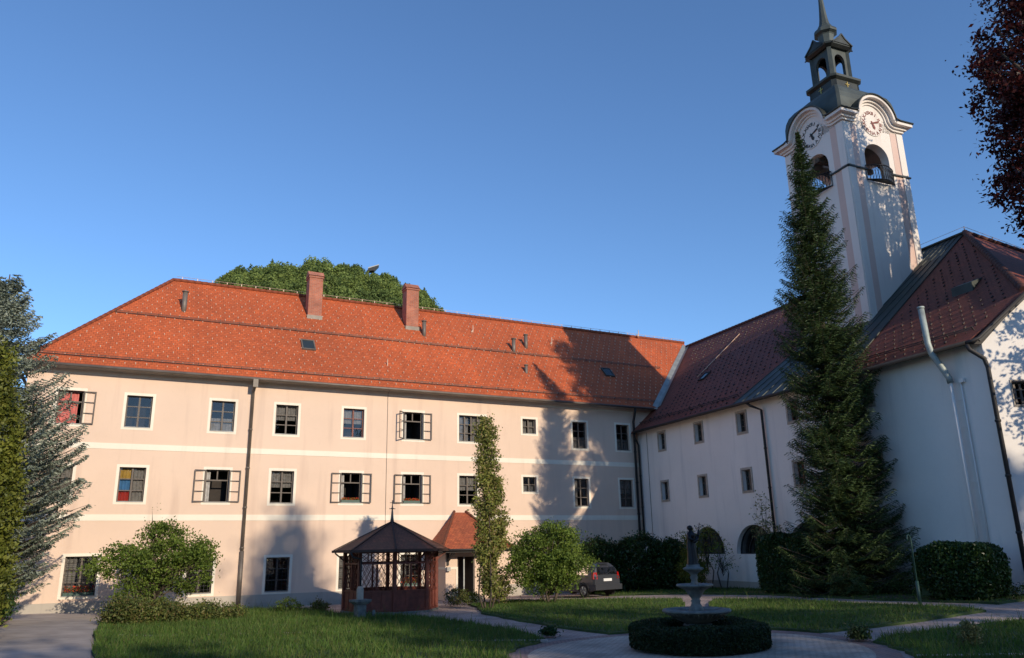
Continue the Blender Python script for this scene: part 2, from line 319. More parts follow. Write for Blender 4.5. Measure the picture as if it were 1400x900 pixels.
rnd = random.Random(5)
def window(parent, O, U, N, w, h, rows=3, cols=2, surround='band', sw=.125, opened='', curtain=None, depth=.16, bars=False, fmat='frame', flowers=False, arch=False):
    """O = bottom centre of the opening on the wall face"""
    O, U, N = Vector(O), Vector(U), Vector(N); Z = Vector((0, 0, 1))
    P = lambda u, v, d=0: O+U*u+Z*v+N*d
    def bx(mb, u0, u1, v0, v1, d0, d1, mi=0): mb.obox(P(u0, v0, d0), U*(u1-u0), N*(d1-d0), Z*(v1-v0), mi)
    fb = MB(); d0, d1 = -depth-.05, -depth; t = .06
    bx(fb, -w/2, -w/2+t, 0, h, d0, d1); bx(fb, w/2-t, w/2, 0, h, d0, d1); bx(fb, -w/2+t, w/2-t, 0, t, d0, d1); bx(fb, -w/2+t, w/2-t, h-t, h, d0, d1)
    if not opened:
        for k in range(1, cols): u = -w/2+w*k/cols; bx(fb, u-.04, u+.04, t, h-t, d0+.003, d1+.012)
        for k in range(1, rows):
            v = h*k/rows; bx(fb, -w/2+t, w/2-t, v-.022, v+.022, d0+.01, d1-.004)
    else:
        v = h*.68; bx(fb, -w/2+t, w/2-t, v-.03, v+.03, d0+.006, d1-.004); bx(fb, -.03, .03, v+.03, h-t, d0+.01, d1-.006)
    fo = fb.build('window', M[fmat], parent)
    if not opened:
        g = MB(); g.poly([P(-w/2+t, t, -depth-.03), P(w/2-t, t, -depth-.03), P(w/2-t, h-t, -depth-.03), P(-w/2+t, h-t, -depth-.03)]); g.build('pane', M['glass'], fo)
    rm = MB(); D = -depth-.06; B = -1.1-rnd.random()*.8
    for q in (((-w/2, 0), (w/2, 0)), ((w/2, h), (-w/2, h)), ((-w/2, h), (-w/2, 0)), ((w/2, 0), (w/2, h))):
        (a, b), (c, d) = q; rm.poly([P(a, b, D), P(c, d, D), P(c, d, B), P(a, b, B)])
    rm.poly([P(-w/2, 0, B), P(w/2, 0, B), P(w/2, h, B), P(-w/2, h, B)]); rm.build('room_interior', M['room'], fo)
    if curtain:
        c = MB(); cd = -depth-.14
        for (a, b, lo, hi, mi) in curtain:
            n = max(4, int((b-a)*w/.045)); xs = np.linspace(a, b, n+1)
            for k in range(n):
                za = cd+.02*math.sin(k*1.9); zb = cd+.02*math.sin((k+1)*1.9)
                c.poly([P(-w/2+w*xs[k], h*lo, za), P(-w/2+w*xs[k+1], h*lo, zb), P(-w/2+w*xs[k+1], h*hi, zb), P(-w/2+w*xs[k], h*hi, za)], mi)
        c.build('curtain', [M['curtain'], CURT['yellow'], CURT['blue'], CURT['red'], CURT['pink']], fo)
    s = MB(); pr = .012 if surround == 'band' else .035
    bx(s, -w/2-sw, -w/2, -sw*.9, h+sw, .0, pr); bx(s, w/2, w/2+sw, -sw*.9, h+sw, .0, pr); bx(s, -w/2, w/2, h, h+sw, 0, pr); bx(s, -w/2, w/2, -sw*.9, 0, 0, pr)
    s.build('surround', M[surround], fo)
    sb = MB(); bx(sb, -w/2, w/2, -.003, .025, -depth, pr+.03); sb.build('sill', M['zinc'] if surround == 'band' else M[surround], fo)
    for sd in (-1, 1):
        if (sd == -1 and 'l' in opened) or (sd == 1 and 'r' in opened):
            cs = MB(); cw = w/2-.02; ang = R(rnd.uniform(3, 9)) if not ('n' in opened and sd == -1) else R(42)
            hu = sd*(w/2+.005); du = U*sd*math.cos(ang)+N*math.sin(ang); dn = N*math.cos(ang)-U*sd*math.sin(ang); o = P(hu, .02, .03)
            def cb(a0, a1, v0, v1, e=.035, mi=0, off=0): cs.obox(o+du*a0+Z*v0+dn*off, du*(a1-a0), dn*e, Z*(v1-v0), mi)
            hh = h-.04; cb(0, .05, 0, hh); cb(cw-.05, cw, 0, hh); cb(.05, cw-.05, 0, .05); cb(.05, cw-.05, hh-.05, hh)
            for k in (1, 2): cb(.05, cw-.05, hh*k/3-.014, hh*k/3+.014, .03)
            co = cs.build('open_casement', M['frame'], fo)
    if bars:
        b = MB()
        for k in range(1, 7): u = -w/2+w*k/7; b.bar(P(u, 0, .02-.05), P(u, h, .02-.05), .014)
        for k in range(1, 9): v = h*k/9; b.bar(P(-w/2, v, .03-.05), P(w/2, v, .03-.05), .014)
        b.build('iron_grille', M['iron'], fo)
    if flowers:
        rg = np.random.default_rng(int(abs(O.x)*100)); n = 420
        Pt = np.array([list(P(rg.uniform(-w/2+.08, w/2-.08), .12+rg.random()*.32*flowers, -.02-rg.random()*.1)) for _ in range(n)])
        quads_mesh('flowers', leaves(rg, Pt, .035), [M['flower'], M['bush']], fo, (rg.random(n) > .55).astype(int))
        pb = MB(); bx(pb, -w/2+.06, w/2-.06, .03, .16, -.13, .0); pb.build('flower_box', M['lead'], fo)
    return fo
CURT = {k: m_plain('curtain_'+k, c, .8, 0, .2, 5) for k, c in dict(yellow=(.75, .5, .12), blue=(.12, .35, .7), red=(.7, .07, .05), pink=(.55, .14, .12)).items()}

# ================================================================== SETTING
def coords(lo, hi, st, far): 
    a = list(np.arange(lo, hi+1e-6, st)); return [-x for x in far[::-1]]+a+[x for x in far]
gx = [-3000, -800, -200, -80]+list(np.arange(-30, 61, 1.0))+[90, 200, 800, 3000]
gy = [-3000, -800, -200, -90]+list(np.arange(-60, 25, 1.0))+[40, 90, 200, 800, 3000]
g = MB(); nx, ny = len(gx), len(gy)
g.v = [(x, y, gh(x, y)-.035) for y in gy for x in gx]
for j in range(ny-1):
    for i in range(nx-1):
        a = j*nx+i; g.f.append([a, a+1, a+nx+1, a+nx]); g.m.append(0); g.sm.append(True); g.uv += [(0, 0)]*4
tag(g.build('ground', M['tarmac']), kind='structure')

def sheet(name, pts, dz, mat, thick=.05, kind='structure', step=1.0):
    bm = bmesh.new(); vs = [bm.verts.new((x, y, 0)) for x, y in pts]; bm.faces.new(vs)
    xs = [p[0] for p in pts]; ys = [p[1] for p in pts]
    for k in np.arange(math.ceil(min(xs)/step)*step, max(xs), step):
        bmesh.ops.bisect_plane(bm, geom=bm.verts[:]+bm.edges[:]+bm.faces[:], plane_co=(k, 0, 0), plane_no=(1, 0, 0))
    for k in np.arange(math.ceil(min(ys)/step)*step, max(ys), step):
        bmesh.ops.bisect_plane(bm, geom=bm.verts[:]+bm.edges[:]+bm.faces[:], plane_co=(0, k, 0), plane_no=(0, 1, 0))
    if bm.faces[:][0].normal.z < 0: bmesh.ops.reverse_faces(bm, faces=bm.faces[:])
    for v in bm.verts: v.co.z = gh(v.co.x, v.co.y)+dz
    be = [e for e in bm.edges if e.is_boundary]
    r = bmesh.ops.extrude_edge_only(bm, edges=be)
    for v in r['geom']:
        if isinstance(v, bmesh.types.BMVert): v.co.z -= thick
    bmesh.ops.recalc_face_normals(bm, faces=bm.faces[:])
    me = bpy.data.meshes.new(name); bm.to_mesh(me); bm.free(); me.materials.append(mat)
    o = bpy.data.objects.new(name, me); C.objects.link(o); o['kind'] = kind; return o

def wob(pts, n=6, amp=.05, seed=1):
    r = random.Random(seed); out = []
    for i, a in enumerate(pts):
        b = pts[(i+1) % len(pts)]
        for k in range(n):
            t = k/n; out.append((a[0]+(b[0]-a[0])*t+r.uniform(-amp, amp), a[1]+(b[1]-a[1])*t+r.uniform(-amp, amp)))
    return out
FX, FY = 12.55, -24.7
cc = (11.9, -25.3)
ringp = [(cc[0]+4.25*math.cos(a), cc[1]+4.25*math.sin(a)) for a in np.linspace(0, 2*math.pi, 48, endpoint=False)]
ringi = [(cc[0]+3.75*math.cos(a), cc[1]+3.75*math.sin(a)) for a in np.linspace(0, 2*math.pi, 48, endpoint=False)]
sheet('paved_ring', ringp, -.022, M['paverring'], .02)
sheet('paved_circle', ringi, -.014, M['paver'], .012)
lawnA = [(-.15, -30), (-.2, -18.7), (-.3, -12.6), (-.14, -5.6), (1.4, -3.1), (6, -2.0), (7.9, -4.2), (8.0, -8.6), (10.23, -12.6), (10.63, -16.3), (10.7, -19.5), (10.4, -21.2), (9.3, -21.95), (8.3, -23.0), (7.7, -24.6), (7.6, -26.5), (8.1, -28), (9, -30)]
lawnB = [(12.6, -12.2), (13.6, -9.4), (14.2, -7.2), (16.5, -7.0), (19.6, -11.1), (21.0, -13.4), (19.2, -15.9), (15.95, -19.9), (14.9, -21.9), (13.5, -21.4), (12.5, -21.1), (12.3, -19.5), (12.3, -15.9)]
lawnC = [(19.9, -16.4), (21.4, -14.9), (22.6, -17.6), (22.3, -21.0), (22.3, -24.6), (22.1, -25.6), (19.4, -25.55), (17.3, -25.3), (16.1, -24.95), (15.9, -23.6), (15.6, -22.7), (16.6, -20.6)]
lawnD = [(15.7, -27.0), (16.6, -26.7), (18.9, -27.0), (22.5, -27.6), (26, -29), (26, -40), (12, -40), (13, -31), (14.3, -29.2), (15.2, -28.1)]
lawnE = [(21.3, -7.6), (22.4, -4.6), (23.6, -1.5), (28.7, -.5), (28.2, -8), (27.8, -14), (27.4, -24.2), (24.2, -24.6), (23.9, -20.6), (24.7, -14.5), (23.6, -10.4)]
LAWNS = [wob(l, 5, .06, i) for i, l in enumerate((lawnA, lawnB, lawnC, lawnD, lawnE))]
for i, l in enumerate(LAWNS): sheet('lawn', l, .03, M['soil'] if i != 4 else M['soil'], .07)
sheet('walkway', [(-3.1, -40), (-.22, -40), (-.25, -18.7), (-.35, -12.6), (-.2, -5.6), (.6, -2.8), (8.8, -1.6), (8.8, -.06), (-5, -.06), (-5, -2.2), (-3.3, -2.4), (-3.0, -10)], -.012, M['concrete'], .02)
sheet('planting_bed', [(-9, -40), (-3.2, -40), (-3.1, -10), (-3.4, -2.5), (-9, -2.2)], .02, M['earth'], .05)
sheet('planting_strip', [(25.0, -12.5), (27.9, -12.5), (27.4, -24.2), (24.6, -24.3), (24.3, -20.3), (24.9, -16)], .045, M['earth'], .03)
# thin concrete edging strips across the near lawns
def edging(a, b, w=.14):
    m = MB(); n = 10; d = Vector((b[0]-a[0], b[1]-a[1], 0)); t = d.normalized(); s = Vector((-t.y, t.x, 0))*w/2
    for k in range(n):
        p = Vector((*a, 0))+d*k/n; q = Vector((*a, 0))+d*(k+1)/n
        P = [Vector((v.x, v.y, gh(v.x, v.y))) for v in (p-s, q-s, q+s, p+s)]
        m.hexa([v-Vector((0, 0, .02)) for v in P]+[v+Vector((0, 0, .04)) for v in P])
    tag(m.build('path_edging', M['concrete']), kind='structure')
edging((8.0, -19.9), (10.3, -21.4)); edging((14.6, -28.9), (17.2, -31.2)); edging((0.2, -13.0), (9.8, -17.4), .05)

# grass
def inside(poly, X, Y):
    c = np.zeros(len(X), bool); n = len(poly)
    for i in range(n):
        x0, y0 = poly[i]; x1, y1 = poly[(i+1) % n]
        m = ((y0 > Y) != (y1 > Y)) & (X < (x1-x0)*(Y-y0)/(y1-y0+1e-12)+x0); c ^= m
    return c
rg = np.random.default_rng(3); GB = []
for i, l in enumerate(LAWNS):
    l = np.array(l); lo, hi = l.min(0), l.max(0); A = (hi-lo).prod(); dens = [330, 300, 330, 300, 160][i]
    n = int(A*dens); X = rg.uniform(lo[0], hi[0], n); Y = rg.uniform(lo[1], hi[1], n); k = inside(l.tolist(), X, Y) & (Y > -33); X, Y = X[k], Y[k]
    cl = .4+.8*rg.random(len(X))**3+.5*np.sin(X*1.7+1.3*np.sin(Y*1.1))*np.sin(Y*1.5+1.7*np.sin(X*.8)); n = len(X)
    Hh = (.035+.07*rg.random(n)**1.5)*(.7+.8*cl)*(1.5 if i in (0, 3) else 1.0); tall = rg.random(n) > .985; Hh[tall] *= 2.8
    Z = np.array([gh(a, b) for a, b in zip(X, Y)])+.03; an = rg.random(n)*6.28; lean = rg.normal(size=(n, 2))*.35*Hh[:, None]; wd = .007+.008*rg.random(n)
    V = np.empty((n, 3, 3)); V[:, 0] = np.c_[X-np.cos(an)*wd, Y-np.sin(an)*wd, Z]; V[:, 1] = np.c_[X+np.cos(an)*wd, Y+np.sin(an)*wd, Z]; V[:, 2] = np.c_[X+lean[:, 0], Y+lean[:, 1], Z+Hh]
    GB.append(V)
tag(quads_mesh('grass', np.concatenate(GB), M['grass'], n=3), 'uneven green lawn grass with a few taller seed stalks', 'grass', kind='stuff')

# ------------------------------------------------------------------ hill
def az_pt(az, d, z=0): a = R(az); return (math.sin(a)*d, -40.12+math.cos(a)*d, z)
HP = [(-30, 3), (-15, 6), (-6, 10), (0, 14.2), (3, 17.2), (5.4, 18.9), (8, 19.6), (10.5, 19.95), (13, 20.2), (15.5, 19.7), (18, 19.1), (20, 18.2), (21.6, 17.1), (24, 14.5), (28, 11.5), (34, 8.5), (45, 5), (60, 3)]
def hill_el(az): return float(np.interp(az, [p[0] for p in HP], [p[1] for p in HP]))
HD = 620
def hill_z(az, d):
    top = HD*math.tan(R(hill_el(az)))-11.5+2.2*math.sin(az*2.3)+1.5*math.sin(az*5.1+1); t = (d-HD)/HD
    return top*(math.exp(-(t/.42)**2) if t < 0 else math.exp(-(t/.5)**2)) - 25*max(0, -t)
hm = MB(); azs = np.arange(-30, 60.1, 1.0); ds = np.arange(180, 1300, 28)
hm.v = [az_pt(a, d, max(-.5, hill_z(a, d))) for d in ds for a in azs]
for j in range(len(ds)-1):
    for i in range(len(azs)-1):
        a = j*len(azs)+i; hm.f.append([a, a+1, a+len(azs)+1, a+len(azs)]); hm.m.append(0); hm.sm.append(True); hm.uv += [(0, 0)]*4
M['hillside'] = m_plain('hillside_ground', (.10, .095, .055), 1, 0, .5, .02, .5)
tag(hm.build('hill', M['hillside']), kind='structure')
M['forest2'] = m_leaf('forest_dark_leaves', (.07, .11, .03), (.12, .17, .05), .15, .8); M['forest3'] = m_leaf('forest_light_leaves', (.11, .16, .035), (.19, .24, .06), .2, .8)
rg = np.random.default_rng(11); FV = []; FM = []
for k in range(2300):
    az = rg.uniform(2, 24); d = HD+14-rg.random()*230
    z = hill_z(az, d); r = rg.uniform(2.6, 5.6)*(1.25 if rg.random() > .85 else 1); con = rg.random() > .9; h = r*(rg.uniform(2.0, 2.6) if con else rg.uniform(1.5, 2.3)); c = np.array(az_pt(az, d, z+h*.45))
    if con: r *= .6
    n = 150; u = rnd_unit(rg, n); u[:, 2] = np.abs(u[:, 2])*1.3-.35; rr = .7+.35*rg.random((n, 1)); sc = np.ones((n, 1))*np.array([[r, r, h*.55]])
    if con: sc[:, :2] *= (1.15-np.clip(u[:, 2:], 0, 1)*.95)
    P = c+u*rr*sc; FV.append(leaves(rg, P, .62, 0, .8)); FM.append(np.full(n, 1 if con else rg.choice([0, 0, 1, 2])))
tag(quads_mesh('hill_woodland', np.concatenate(FV), [M['forest'], M['forest2'], M['forest3']], mi=np.concatenate(FM)), 'mixed green woodland covering the hill behind the orange roof', 'woodland', kind='stuff')
# viewing platform jutting from the hilltop
vx = az_pt(16.0, 600); vp = thing('viewing_platform', 'dark angled lookout platform jutting out above the wooded hilltop', 'lookout', (vx[0], vx[1], 600*math.tan(R(20.5))), R(-15))
m = MB(); m.hexa([(-5, -3, -3.4), (.5, -3, -2.6), (.5, 3, -2.6), (-5, 3, -3.4), (-4.2, -3, -1.2), (4.2, -3, 2.0), (4.2, 3, 2.0), (-4.2, 3, -1.2)]); m.build('deck', M['iron'], vp)
m = MB(); m.hexa([(-4.3, -3.1, -1.15), (4.3, -3.1, 2.08), (4.3, 3.1, 2.08), (-4.3, 3.1, -1.15), (-4.3, -3.1, -.3), (4.3, -3.1, 2.9), (4.3, 3.1, 2.9), (-4.3, 3.1, -.3)]); m.build('parapet', M['zinc'], vp)
m = MB(); m.box(-5.4, -3.4, -2, 2, -14, -2.5); m.build('support', M['iron'], vp)

# ================================================================== LONG PEACH BUILDING
XL, XR, WT = -4.32, 31.2, 10.9
A = thing('main_building', 'long three-storey peach building with an orange tiled roof and cream window bands', 'building')
up_row = [(-2.52, 8.33, 1.55, 1.05, 'r'), (.35, 8.3, 1.52, 1.12, ''), (4.11, 8.3, 1.52, 1.12, ''), (7.21, 8.3, 1.52, 1.12, ''), (10.69, 8.3, 1.54, 1.12, ''), (14.02, 8.33, 1.52, 1.08, 'lrn'),
          (17.55, 8.36, 1.5, 1.62, ''), (21.24, 9.0, .88, .9, ''), (24.71, 8.27, 1.62, 1.0, ''), (27.88, 8.27, 1.62, .98, '')]
lo_row = [(-2.6, 4.87, 1.58, 1.1, ''), (.38, 4.87, 1.58, 1.12, ''), (4.1, 4.88, 1.56, 1.08, 'lr'), (7.17, 4.86, 1.6, 1.12, ''), (10.67, 4.9, 1.55, 1.08, 'lr'), (14.01, 4.9, 1.55, 1.06, 'lr'),
          (17.3, 4.88, 1.58, 1.1, ''), (21.19, 5.62, .86, .88, ''), (24.7, 4.82, 1.64, 1.0, ''), (27.94, 4.8, 1.66, .98, '')]
gr_row = [(-1.25, .82, 1.68, 1.3, ''), (3.64, .72, 1.56, 1.15, ''), (7.19, .68, 1.6, 1.12, ''), (10.75, .68, 1.6, 1.12, ''), (14.0, .68, 1.6, 1.12, '')]
allw = [(r, k, w) for k, r in enumerate((up_row, lo_row, gr_row)) for w in r]
holes = [(x-w/2-XL, x+w/2-XL, z, z+h) for _, _, (x, z, h, w, o) in allw] + [(16.05-XL, 16.95-XL, .02, 2.15)]
m = MB(); wall(m, (XL, 0, 0), (1, 0, 0), (0, -1, 0), XR-XL, WT, holes, .2)
m.poly([(XL, 12, 0), (XL, 0, 0), (XL, 0, WT), (XL, 12, WT)]); m.poly([(XR+8, 12, 0), (XL, 12, 0), (XL, 12, WT), (XR+8, 12, WT)])
m.build('wall', M['peach'], A)
for z0, z1 in ((7.26, 7.53), (4.03, 4.31)):
    m = MB(); m.box(XL-.01, 29.0, -.018, .0, z0, z1); m.build('string_course', M['band'], A)
m = MB(); m.box(XL-.02, 16.0, -.04, -.0, -.4, .58); m.box(17.0, 29.0, -.04, 0, -.4, .58); m.build('plinth', M['plinth'], A)
m = MB(); m.box(XL-.01, 29, -.016, 0, 10.68, 10.9); m.build('frieze', M['band'], A)
CU = lambda: rnd.choice([[(0, .42, 0, 1, 0), (.58, 1, 0, 1, 0)], [(0, 1, .5, 1, 0)], [(0, .35, 0, 1, 0)], [(0, 1, 0, .45, 0)], None])
for r, k, (x, z, h, w, o) in allw:
    cur = CU(); fm = 'frame'
    if (k, x) == (0, -2.52): cur = [(0, .8, 0, 1, 4)]
    if (k, x) == (1, .38): cur = [(0, .45, .66, .95, 1), (0, .45, .33, .66, 2), (0, .45, 0, .33, 3), (.55, 1, 0, 1, 0)]
    if o: cur = cur if k == 0 and x < 0 else [(0, .22, 0, 1, 0)]
    if (k, x) == (0, 10.69): fm = 'framer'
    sm = w < .95 and h < 1
    f = window(A, (x, 0, z), (1, 0, 0), (0, -1, 0), w, h, rows=2 if sm else 3, cols=2 if w < 1.4 else 4, opened=o, curtain=cur, fmat=fm, bars=(k == 2), flowers=1.0 if (k == 2 and x in (-1.25, 14.0)) else (.5 if (k, x) in ((1, 14.01), (1, 10.67)) else False))
    if o: f['label'] = 'dark framed window with its casements swung open against the wall'

TA = (17.6-10.98)/6.1
def zA(y): return 10.98+TA*(y+.55)
# B frame: w runs away from the white facade, s runs towards the camera
BO = Vector((28.991, 0, 0)); dS = Vector((-.06761, -.99771, 0)); dW = Vector((.99771, -.06761, 0)); BROT = math.atan2(dW.y, dW.x)
def BP(w, s, z=0): p = BO+dW*w+dS*s; return Vector((p.x, p.y, z))
TB = (17.2-9.4)/9.0
def zB(w): return 9.4+TB*(w+.5)
def valley(y):
    z = zA(y); w = (z-9.4)/TB-.5; x = 28.991+(w+y*.06761)/.99771; return Vector((x, y, z)), w
v0, w0 = valley(-.55); yt = (17.2-10.98)/TA-.55; v1, w1 = valley(yt)
rx1 = 28.991+(8.5+5.55*.06761)/.99771
def slab(mb, pts, th=.05, mi=0, emi=None):
    pts = [Vector(p) for p in pts]; n = (pts[1]-pts[0]).cross(pts[2]-pts[0]).normalized()
    if n.z < 0: pts = pts[::-1]; n = -n
    q = [p-n*th for p in pts]; mb.poly(pts, mi); mb.poly(q[::-1], emi if emi is not None else mi)
    for i in range(len(pts)): j = (i+1) % len(pts); mb.poly([pts[i], q[i], q[j], pts[j]], emi if emi is not None else mi)
m = MB()
Lc, Rg0, Rg1 = Vector((-4.72, -.55, 10.98)), Vector((1.43, 5.55, 17.6)), Vector((rx1, 5.55, 17.6))
slab(m, [Lc, v0, v1, Rg1, Rg0], .06)
slab(m, [Lc, Rg0, Vector((-4.72, 12.0, 10.98))], .06)
slab(m, [Rg0, Rg1, Vector((rx1+6, 12.0, 10.6)), Vector((-4.72, 12.0, 10.98))], .06)
# snow-stop tiles: small raised noses, staggered over the slope
def hooks(mb, P0, du, dv, n, rowsU, rowsV, inside_fn, mi=1, sz=(.036, .09, .045)):
    for j in range(rowsV):
        for i in range(rowsU):
            u = (i+.5*(j % 2))*.46+.12+random.Random(i*977+j).uniform(-.012, .012); v = .35+j*.40
            if not inside_fn(u, v): continue
            p = P0+du*u+dv*v; k_ = random.Random(i*31+j*7).choice([.5, .75, 1, 1, 1.35]); mb.obox(p-du*sz[0]/2+n*.002, du*sz[0], dv*sz[1]*k_, n*sz[2]*k_, mi)
du = Vector((1, 0, 0)); dv = Vector((0, 1, TA)).normalized(); nn = du.cross(dv); LV = math.hypot(6.1, 6.62)
def inA(u, v):
    x = -4.72+u; y = -.55+v*dv.y; z = 10.98+v*dv.z
    return v < LV-.3 and x > -4.72+(y+.55)+.3 and x < v0.x+(v1.x-v0.x)*(y+.55)/(yt+.55)-.5
hooks(m, Lc, du, dv, nn, 95, 23, inA)
roofA = m.build('roof', [M['tileA'], M['hook']], A)
# ridge and hip tiles
def ridge_tiles(parent, pts, mat, r=.11, up=.03, name='ridge_tiles'):
    m = MB()
    for a, b in zip(pts[:-1], pts[1:]):
        a, b = Vector(a), Vector(b); L = (b-a).length; n = int(L/.36); t = (b-a)/n
        for k in range(n): m.tube([a+t*k+Vector((0, 0, up)), a+t*(k+1.08)+Vector((0, 0, up+.012))], [r, r*1.12], 8)
    return m.build(name, mat, parent)
ridge_tiles(roofA, [Rg0, Rg1], M['tileA']); ridge_tiles(roofA, [Lc+Vector((.05, .05, 0)), Rg0], M['tileA'], .09)
m = MB()
for k in range(44): x = 1.9+k*.81; m.bar((x, 5.55, 17.7), (x, 5.55, 17.86), .035)
m.tube([(1.6, 5.55, 17.87), (rx1, 5.55, 17.87)], .012, 5); m.build('lightning_wire', M['hook'], roofA)
# valley flashing
m = MB(); nA_ = Vector((0, -TA, 1)).normalized(); nB_ = (-dW*TB+Vector((0, 0, 1))).normalized(); vd = (v1-v0).normalized()
e1 = nA_.cross(vd).normalized(); e1 = e1 if e1.x < 0 else -e1; e2 = nB_.cross(vd).normalized(); e2 = e2 if e2.x > 0 else -e2
a0, a1 = v0+Vector((0, 0, .05)), v1+Vector((0, 0, .05))
m.poly([a0, a1, a1+e1*.32, a0+e1*.32]); m.poly([a0, a1, a1+e2*.3+nB_*.02, a0+e2*.3+nB_*.02]); m.build('valley_flashing', M['valley'], roofA)
# snow rails
def rail(parent, pts, h=.16, gap=1.0, mat='gutter', n=nn):
    m = MB(); pts = [Vector(p) for p in pts]
    for o in (.5, 1): m.tube([p+n*h*o for p in pts], .016, 6)
    for a, b in zip(pts[:-1], pts[1:]):
        k = int((b-a).length/gap)
        for i in range(k+1): p = a+(b-a)*i/k; m.bar(p-n*.01, p+n*(h+.03), .03)
    return m.build('snow_rail', M[mat], parent)
rail(roofA, [(-4.4, -.1, zA(-.1)), (v0.x+.1, -.1, zA(-.1))]); rail(roofA, [(-1.2, 2.75, zA(2.75)), (33.2, 2.75, zA(2.75))])
m = MB()
m.tube([(-4.85, -.68, 10.93), (29.9, -.68, 10.93)], .075, 8); m.tube([(-4.85, -.68, 10.93), (-4.85, 12.1, 10.93)], .075, 8); m.build('gutter', M['gutter'], A)
m = MB(); prof = [(0, 10.88), (-.10, 10.885), (-.16, 10.94), (-.34, 10.99), (-.5, 11.0), (-.55, 10.93), (-.60, 10.93), (-.60, 11.0), (-.5, 11.03), (0, 11.1)]
for (y0_, z0_), (y1_, z1_) in zip(prof[:-1], prof[1:]): m.poly([(XL-.3, y0_, z0_), (30.4, y0_, z0_), (30.4, y1_, z1_), (XL-.3, y1_, z1_)])
m.poly([(XL-.35, 12, 11.0), (XL-.35, -.5, 11.0), (XL, -.5, 10.9), (XL, 12, 10.9)]); m.build('cornice', M['cornice'], A)
def downpipe(parent, pts, r=.05, mat='gutter', boot=None):
    m = MB(); m.tube(pts, r, 8)
    for k in range(1, len(pts)):
        a, b = Vector(pts[k-1]), Vector(pts[k])
        if (b-a).length > 2:
            for i in range(1, int((b-a).length/2)+1): p = a+(b-a).normalized()*i*1.9; m.tube([p-Vector((0, 0, .04)), p+Vector((0, 0, .04))], r*1.25, 8)
    if boot: m.tube([pts[-1], (pts[-1][0], pts[-1][1], boot)], r*1.35, 8)
    return m.build('downpipe', M[mat], parent)
downpipe(A, [(5.46, -.66, 10.9), (5.46, -.6, 10.6), (5.46, -.12, 10.35), (5.46, -.1, .1)], .075, boot=2.6)
m = MB(); m.box(5.34, 5.58, -.76, -.56, 10.5, 10.9); m.build('hopper', M['gutter'], A)
downpipe(A, [(28.5, -.66, 10.9), (28.6, -.4, 10.5), (28.66, -.14, 10.1), (28.66, -.12, .1)], .075, 'gutterd')
m = MB(); m.tube([(12.53, -.6, 11.0), (12.53, -.03, 10.8), (12.56, -.03, .5)], .008, 5); m.build('lightning_conductor', M['gutter'], A)
# chimneys
for cx, cy, h in ((9.15, 4.25, 18.72), (15.2, 4.25, 18.78)):
    m = MB(); b = .4; m.box(cx-b, cx+b, cy-b, cy+b, 15.3, h-.3); m.box(cx-b-.05, cx+b+.05, cy-b-.05, cy+b+.05, h-.42, h-.34)
    m.hexa([(cx-b-.06, cy-b-.06, h-.28), (cx+b+.06, cy-b-.06, h-.28), (cx+b+.06, cy+b+.06, h-.28), (cx-b-.06, cy+b+.06, h-.28), (cx-b-.06, cy-.1, h+.05), (cx+b+.06, cy-.1, h+.05), (cx+b+.06, cy+.1, h+.05), (cx-b-.06, cy+.1, h+.05)])
    ch = m.build('chimney', M['brickc'], roofA)
    m = MB(); z = zA(cy-b); m.obox((cx-b-.05, cy-b-.03, z-.1), (2*b+.1, 0, 0), (0, .03, 0), (0, 0, .3)); m.build('flashing', M['gutter'], ch)
for cx, cy, z0_, h, r in ((2.03, 3.4, 14.9, 16.3, .13), (15.85, 3.5, 15, 16.25, .12), (21.82, 2.98, 14.4, 15.6, .12), (22.95, 3.42, 14.9, 16.1, .12), (21.85, 1.38, 12.6, 13.5, .1)):
    m = MB(); m.tube([(cx, cy, z0_), (cx, cy, h)], r, 12); m.tube([(cx, cy, h), (cx, cy, h+.06)], r*1.35, 12); m.build('vent_pipe', M['gutter'], roofA)
for cx, cy, z0_ in ((12.76, .95, 12.3), (19.48, 4.2, 16.0), (25.2, 3.9, 15.7), (33.5, 5.3, 17.5)):
    m = MB(); m.tube([(cx, cy, z0_), (cx, cy, z0_+.62)], .03, 6); m.tube([(cx-.12, cy, z0_+.1), (cx-.02, cy, z0_+.25)], .06, 6); m.build('vent_pipe', M['hook'], roofA)
def skylight(parent, o, u, v, n, w, h, name='skylight', mat='zinc'):
    m = MB(); o = Vector(o)-u*w/2; m.obox(o, u*w, v*.07, n*.1); m.obox(o+v*(h-.07), u*w, v*.07, n*.1); m.obox(o+v*.07, u*.07, v*(h-.14), n*.1); m.obox(o+v*.07+u*(w-.07), u*.07, v*(h-.14), n*.1)
    s = m.build(name, M[mat], parent); g_ = MB(); g_.poly([o+u*.07+v*.07+n*.07, o+u*(w-.07)+v*.07+n*.07, o+u*(w-.07)+v*(h-.07)+n*.07, o+u*.07+v*(h-.07)+n*.07]); g_.build('pane', M['skyglass'], s)
_m, _t, _b = newmat('skylight_glass'); _b.inputs['Base Color'].default_value = (.03, .04, .045, 1); _b.inputs['Roughness'].default_value = .08; M['skyglass'] = _m
skylight(roofA, (8.45, 1.5, zA(1.5)), du, dv, nn, .75, .95, mat='gutter'); skylight(roofA, (28.3, 1.65, zA(1.65)), du, dv, nn, .7, .9, mat='copper')

